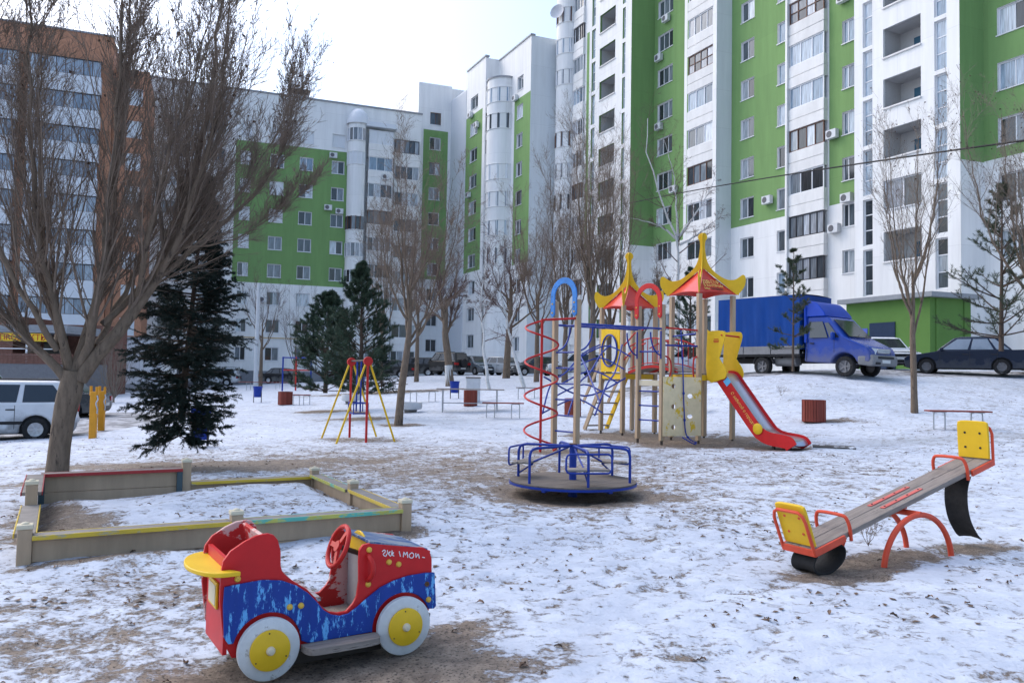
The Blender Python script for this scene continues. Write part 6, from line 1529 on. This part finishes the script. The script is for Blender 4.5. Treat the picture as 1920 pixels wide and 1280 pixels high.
LV1 = ((12, .15, 1, 15, 40, .38, .5), (9, .15, 1, 18, 45, .55, .6))
def simple(seed, name, x, y, label, h0, H, spread, n, tr, lean=(0, 0), tm=BARK, cm=TWIG, lv=LV2, leaf=0, wash=0, tw=.004, limb_r=.36, leaf_s=.07, group='bare trees'):
    L_ = fan(seed, h0, H, spread, n, lean)
    tp, cp, lm = bare(seed, L_, [tr * limb_r] * n, lv, trunk=[(0, 0, -.15), (lean[0] * .4, lean[1] * .4, h0 * .5), (lean[0], lean[1], h0 * 1.0)] + ([] if n > 12 else [(lean[0] + .03, lean[1], h0 * 1.35), (lean[0], lean[1], h0 * 1.7)]), trunk_r=[tr * 1.2, tr, tr * .92, tr * .85] if n > 12 else [tr * 1.25, tr * 1.02, tr * .96, tr * .9, tr * .72, tr * .5, tr * .3], leaf=leaf, leaf_s=leaf_s, tw=tw)
    ws = None
    if wash: ws = tubes(np.array([[(0, 0, -.1), (lean[0] * .2, 0, wash * .5), (lean[0] * .4 * wash / (h0 * .5), 0, wash)]]), np.array([[tr * 1.2, tr * 1.06, tr * 1.02]]), 12)
    return tree_obj(name, G(x, y, -.03), label, tp, cp, tm, cm, leaves=lm, wash=ws, group=group)
simple(21, 'bare_tree', -3.36, 23.8, 'bare pollard tree with a twisted trunk right of the swing', 2.55, 8.2, 1.75, 9, .115, (.25, 0), cm=TWIG, tw=.0045, lv=((13, .1, 1, 15, 40, .38, .5), (9, .15, 1, 18, 45, .5, .6), (5, .1, 1, 20, 50, .55, .7)))
simple(22, 'bare_tree', -3.45, 45, 'dark bare tree with a whitewashed foot before the off-roader', 3.0, 7.6, 2.3, 8, .22, (-.35, 0), cm=TWIGR, tw=.0052, wash=1.2)
simple(23, 'bare_tree', -.35, 53, 'dark reddish bare tree standing behind the two birches', 4.0, 9.2, 3.2, 9, .22, (.2, 0), cm=TWIGR, tw=.006)
simple(24, 'bare_tree', 1.45, 46, 'slim bare poplar above the dark grey sedan', 3.0, 11.0, 1.9, 8, .14, cm=TWIG, tw=.0052)
simple(25, 'bare_tree', 2.95, 44, 'bare poplar above the white off-roader', 2.5, 12.5, 1.7, 8, .16, cm=TWIG, tw=.0052)
simple(26, 'bare_tree', 4.25, 42, 'thickest bare poplar behind the left tower roof', 3.2, 13.8, 1.9, 9, .19, cm=TWIG, tw=.0052)
simple(27, 'bare_tree', 5.5, 45, 'bare poplar right of the thickest one behind the towers', 3.0, 13.0, 1.8, 8, .16, cm=TWIG, tw=.0052)
simple(28, 'bare_tree', 7.2, 44, 'bushy bare tree between the two tower roofs', 2.6, 7.0, 2.2, 9, .13, cm=TWIG, tw=.0052)
simple(29, 'bare_tree', 11.25, 22.2, 'young bare tree with a dark trunk between truck and navy sedan', 2.35, 8.7, 1.45, 9, .085, (-.05, 0), cm=TWIGG, tw=.0035, leaf=260, leaf_s=.05, lv=((11, .15, 1, 12, 36, .36, .5), (6, .15, 1, 15, 42, .5, .6), (4, .1, 1, 18, 48, .5, .7)), limb_r=.42)
simple(30, 'bare_tree', 17.3, 26.2, 'large bare tree crown at the right edge', 2.6, 9.8, 2.3, 10, .15, cm=TWIGG, tw=.0045, leaf=500, leaf_s=.06)
simple(31, 'bare_shrub', -20.2, 40.5, 'bare upright shrub against the white ribbed wall', .25, 2.9, 1.0, 26, .06, cm=TWIGG, tm=TWIGG, lv=((6, .2, 1, 12, 35, .4, .6), (4, .2, 1, 15, 40, .5, .7)), tw=.006, limb_r=.4)
simple(32, 'bare_tree', -18.9, 60, 'thin bare tree beside the lamp column', 2.8, 9.0, 2.4, 7, .13, cm=TWIGR, tw=.006, lv=LV1)
simple(33, 'bare_tree', -17.2, 63, 'thin bare tree between the lamp column and the left pine', 1.2, 7.5, 1.6, 5, .1, cm=TWIGR, tw=.006, lv=LV1)
simple(34, 'bare_tree', -9.2, 56, 'thin bare tree behind the right pine', 3.0, 13.0, 2.0, 7, .15, cm=TWIG, tw=.006, lv=LV2)
simple(35, 'bare_tree', -6.2, 52, 'tall thin bare tree left of the whitewashed trunk', 3.0, 11.5, 1.8, 7, .14, cm=TWIG, tw=.006, lv=LV2)
# birches
def birch(seed, x, y, path, r0, label, sub):
    tp, cp, lm = bare(seed, [path] + sub, [r0] + [r0 * .5] * len(sub), ((16, .25, 1, 25, 60, .24, .42), (9, .2, 1, 25, 60, .5, .5), (5, .2, 1, 20, 60, .5, .7)), up=(.02, -.02, -.05), wob=(.08, .1, .12), tw=.005)
    # main forks in white bark, twigs dark
    tree_obj('birch_tree', G(x, y, -.05), label, tp, cp, BIRCH, TWIGR, group='birch trees')
birch(41, -1.07, 40, [(0, 0, -.1), (-.25, 0, 1.4), (-.42, 0, 3.0), (-.55, 0, 4.6), (-.3, 0, 6.2), (-.2, 0, 7.8)], .10, 'slender birch standing straight before the silver sedan', [[(-.45, 0, 3.2), (-.1, -.1, 4.3), (.25, -.2, 5.4)], [(-.5, 0, 3.8), (-1.0, .1, 4.5), (-1.5, .2, 5.2)]])
birch(42, .70, 40, [(0, 0, -.1), (-.45, 0, 1.3), (-.85, 0, 2.9), (-1.2, 0, 4.4), (-1.5, 0, 5.8), (-1.4, 0, 8.0)], .11, 'birch leaning left beside the red spiral', [[(-.9, 0, 3.1), (-.5, .1, 4.4), (-.6, .2, 6.4)], [(-1.0, 0, 3.7), (-1.7, 0, 4.6), (-2.1, .1, 5.6)]])
birch(43, 10.1, 48, [(0, 0, -.1), (-.1, 0, 3.0), (-.1, 0, 6.0), (-.15, 0, 8.3), (-.9, 0, 10.2), (-1.9, 0, 13.0), (-2.1, 0, 15.8)], .17, 'tall white-stemmed birch high between the tower roofs', [[(-.15, 0, 8.2), (-.25, .1, 10.8), (-.5, .3, 13.0), (-1.0, .3, 14.6)], [(-.1, 0, 8.5), (.5, .1, 9.3), (1.4, .2, 10.6), (2.2, .2, 12.2)], [(-.15, 0, 8.3), (-1.3, .1, 9.2), (-3.0, .1, 9.6)], [(.0, 0, 8.0), (1.0, 0, 8.6), (2.6, 0, 9.9)]])
# conifers
SPR = mat('spruce_needle', (.018, .031, .024), .7, .35, 3); PIN = mat('pine_needle', (.050, .080, .050), .65, .3, 3); PIN2 = mat('young_pine_needle', (.06, .08, .045), .65, .3, 3)
CBARK = bark('conifer_bark', (.085, .06, .045), (.04, .03, .025))
def needles(P, per, ln, w, spread_, rg, f0=.0, f1=1.0):
    m, n, _ = P.shape; f = rg.uniform(f0, f1, (m, per)); x = f * (n - 1); i = np.clip(x.astype(int), 0, n - 2); u = (x - i)[..., None]; r_ = np.arange(m)[:, None]
    S = (P[r_, i] * (1 - u) + P[r_, i + 1] * u).reshape(-1, 3); T = (P[r_, i + 1] - P[r_, i]).reshape(-1, 3); T /= np.linalg.norm(T, axis=1, keepdims=True) + 1e-9
    q = rg.normal(size=T.shape); q -= (q * T).sum(1, keepdims=True) * T; q /= np.linalg.norm(q, axis=1, keepdims=True) + 1e-9
    D_ = T * math.cos(spread_) + q * math.sin(spread_); side = np.cross(D_, rg.normal(size=T.shape)); side /= np.linalg.norm(side, axis=1, keepdims=True) + 1e-9
    l_ = (ln * rg.uniform(.7, 1.2, len(S)))[:, None]
    V = np.stack([S - side * w, S + side * w, S + D_ * l_], 1).reshape(-1, 3)
    return V, np.arange(len(V)).reshape(-1, 3)
def conifer(seed, name, loc, label, H, rad, top_lean, kind, nw, nb, z0, tr, nm, twigs=12, npt=60, nl=.035, nwid=.0028, group='conifers', gap=0.0):
    rg = np.random.default_rng(seed); root = empty(name, loc, rg.uniform(0, 6), label=label, cat='tree', group=group); root.rotation_euler = (0, 0, 0)
    tz = np.linspace(-.1, H, 12); P = np.stack([top_lean[0] * (tz / H) ** 1.2, top_lean[1] * tz / H + 0 * tz, tz], -1)
    Rt = np.linspace(tr, .008, 12)
    v, f = tubes(P[None], Rt[None], 10); link('trunk', np_mesh('trunk', v, f, CBARK), root)
    zz = np.repeat(np.linspace(z0, H * .985, nw), nb) + rg.normal(0, .03 if kind == 'spruce' else .02, nw * nb)
    t = np.clip((zz - z0) / (H - z0), 0, 1); az = rg.uniform(0, 2 * math.pi, len(zz))
    L_ = rad(t) * rg.uniform(.7, 1.12, len(zz)); keep = (L_ > .04) & (rg.random(len(zz)) > gap); zz, t, az, L_ = zz[keep], t[keep], az[keep], L_[keep]
    S = np.stack([np.interp(zz, tz, P[:, 0]), np.interp(zz, tz, P[:, 1]), zz], -1)
    if kind == 'spruce': el = np.radians(-18 + 55 * t ** 2 + rg.normal(0, 7, len(t))); upb = .055
    else: el = np.radians(8 + 42 * t + rg.normal(0, 9, len(t))); upb = .06
    D_ = np.stack([np.cos(az) * np.cos(el), np.sin(az) * np.cos(el), np.sin(el)], -1)
    B = grow(S, D_, L_, 7, .045, upb, rg); Rb = radii(np.clip(L_ * .016, .004, .03), 7, .3)
    parts = [tubes(B, Rb, 4)]
    S2, D2_, L2, r2 = spawn(B, Rb, L_, twigs, .18 if kind == 'spruce' else .3, 1, 30, 62, .36 if kind == 'spruce' else .30, .6, rg, .06, .5)
    D2_[:, 2] = D2_[:, 2] * .45 - (.12 if kind == 'spruce' else -.18)
    B2 = grow(S2, D2_, L2, 4, .06, -.02 if kind == 'spruce' else .08, rg); parts.append(tubes(B2, radii(r2 * .6, 4, .4), 3))
    v, f = merge(parts); link('branches', np_mesh('branches', v, f, CBARK), root)
    V1, F1 = needles(B2, npt, nl, nwid, R(48 if kind == 'spruce' else 38), rg); V2, F2_ = needles(B, npt, nl, nwid, R(45), rg, .3, 1.0)
    top_t = P[None, -3:, :]; V3, F3_ = needles(top_t, 90, nl * .8, nwid, R(30), rg)
    v, f = merge([(V1, F1), (V2, F2_), (V3, F3_)])
    link('crown', np_mesh('crown', v, f, nm, False), root)
    return root
conifer(51, 'spruce_tree', G(-5.22, 12.55, -.03), 'dark dense spruce behind the sandbox beside the big bare tree', 4.6, lambda t: np.interp(t, [0, .12, .3, .42, .62, .8, 1], [.62, .74, .85, .98, .62, .33, .05]), (.30, 0), 'spruce', 36, 10, .52, .075, SPR, 15, 54, .048, .0046, gap=.08)
conifer(52, 'pine_tree', G(-7.2, 30.8, -.03), 'left one of the two bushy pines behind the swing', 4.55, lambda t: np.interp(t, [0, .2, .5, .8, 1], [1.4, 1.75, 1.3, .75, .12]), (.1, 0), 'pine', 16, 9, .85, .11, PIN, 13, 46, .13, .0075, gap=.12)
conifer(53, 'pine_tree', G(-4.98, 26.5, -.03), 'right one of the two bushy pines, partly behind the swing', 5.15, lambda t: np.interp(t, [0, .2, .5, .8, 1], [1.2, 1.5, 1.15, .65, .10]), (-.1, 0), 'pine', 17, 8, .9, .10, PIN, 13, 46, .12, .007, gap=.12)
conifer(54, 'pine_tree', G(8.85, 25.0, -.03), 'sparse young pine on the bank in front of the truck', 4.55, lambda t: np.interp(t, [0, .3, .7, 1], [.85, .95, .62, .07]), (.02, 0), 'pine', 9, 5, 1.45, .05, PIN2, 7, 46, .10, .005, gap=.25)
conifer(55, 'pine_tree', G(17.0, 27.6, -.03), 'ragged pine at the right edge above the navy sedan', 7.0, lambda t: np.interp(t, [0, .3, .7, 1], [2.0, 2.0, 1.3, .1]), (.1, 0), 'pine', 13, 6, 1.7, .10, PIN2, 12, 40, .12, .006, gap=.25)
conifer(56, 'pine_tree', G(8.3, 37, -.03), 'dark pine seen between the posts of the right tower', 5.0, lambda t: np.interp(t, [0, .3, .7, 1], [1.3, 1.4, .8, .1]), (0, 0), 'pine', 13, 6, .9, .09, PIN, 10, 40, .11, .007)
conifer(57, 'spruce_tree', G(-6.6, 40.5, -.03), 'small dark spruce low behind the pollard tree', 2.2, lambda t: np.interp(t, [0, .3, 1], [1.1, .9, .05]), (0, 0), 'spruce', 12, 7, .25, .05, SPR, 10, 40, .06, .006)

# ------------------------------------------------------------------ fallen leaves, pebbles of dirt
LEAFM = mat('fallen_leaf', (.15, .098, .068), .85, .35, 25, rand=.5)
def leaf_mesh(seed):
    r_ = random.Random(seed); q = MB(); L_, w = .055, .036; rows = []
    for i in range(6):
        t = i / 5; hw = w * math.sin(math.pi * min(t * .92 + .06, 1)) ** .8 * .5
        z = .012 * math.sin(t * 3.2 + r_.random()) + .006
        rows.append([((t - .5) * L_, s_ * hw, z + abs(s_) * .010 * r_.uniform(.2, 1.4)) for s_ in (-1, -.4, 0, .4, 1)])
    q.grid(rows); q.tube([((-.5) * L_, 0, .008), (-.72 * L_, .004, .012)], .0011, 4)
    return q.mesh('leaf', LEAFM, True)
LM = [leaf_mesh(i) for i in range(6)]
rl = random.Random(5); cnt = 0
SBX = lambda x, y: (0 < (x + 3.7) * .869 + (y - 6.14) * .494 < 3.11 and 0 < -(x + 3.7) * .494 + (y - 6.14) * .869 < 3.11)
while cnt < 200:
    y = 3.2 + 7.5 * rl.random() ** 1.3; x = rl.uniform(-.70, .70) * y
    if -1.5 < x < -.1 and 3.6 < y < 4.9 and rl.random() < .85: continue
    o = link('leaf', LM[cnt % 6], ground, (x, y, gsurf(x, y) - .001), (rl.uniform(-.3, .3), rl.uniform(-.3, .3), rl.uniform(0, 6.28)))
    s_ = rl.uniform(.45, 1.0); o.scale = (s_, s_ * rl.uniform(.7, 1.1), s_); cnt += 1
n = 3800; rg = np.random.default_rng(8); yy = 5.0 + 22 * rg.random(n) ** 1.25; xx = rg.uniform(-.72, .72, n) * yy
cl = vnoise(xx * .8, yy * .8, 31) > .42; xx, yy = xx[cl], yy[cl]
zz = np.array([gsurf(a, b_) for a, b_ in zip(xx, yy)]) + .004
a = rg.uniform(0, 6.28, len(xx)); s_ = rg.uniform(.012, .034, len(xx)); c, s2 = np.cos(a), np.sin(a); li = rg.uniform(.002, .02, len(xx))
V = np.stack([np.stack([xx - c * s_, yy - s2 * s_, zz], -1), np.stack([xx - s2 * s_ * .6, yy + c * s_ * .6, zz + li], -1), np.stack([xx + c * s_, yy + s2 * s_, zz + .004], -1), np.stack([xx + s2 * s_ * .6, yy - c * s_ * .6, zz + li * .6], -1)], 1).reshape(-1, 3)
i = np.arange(len(xx))[:, None] * 4
tag(link('leaf_litter', np_mesh('leaf_litter', V, np.concatenate([i + np.array([[0, 1, 2]]), i + np.array([[0, 2, 3]])]), LEAFM, False)), 'scattered withered leaves lying all over the snow', 'leaves', kind='stuff')
# dead weed by the seesaw and a twiggy tuft by the young pine
for k, (x, y, lab) in enumerate(((3.25, 7.25, 'dry weed stalk growing under the seesaw'), (8.45, 24.9, 'small dry tuft at the foot of the young pine'))):
    tp, cp, lm = bare(70 + k, fan(70 + k, .03, .30, .14, 7), [.003] * 7, ((4, .3, 1, 20, 55, .35, .7), (3, .3, 1, 20, 55, .5, .8)), tw=.0016)
    tree_obj('dry_weed', G(x, y, -.01), lab, tp, cp, TWIG, TWIG, group='dry weeds', cat='weed')
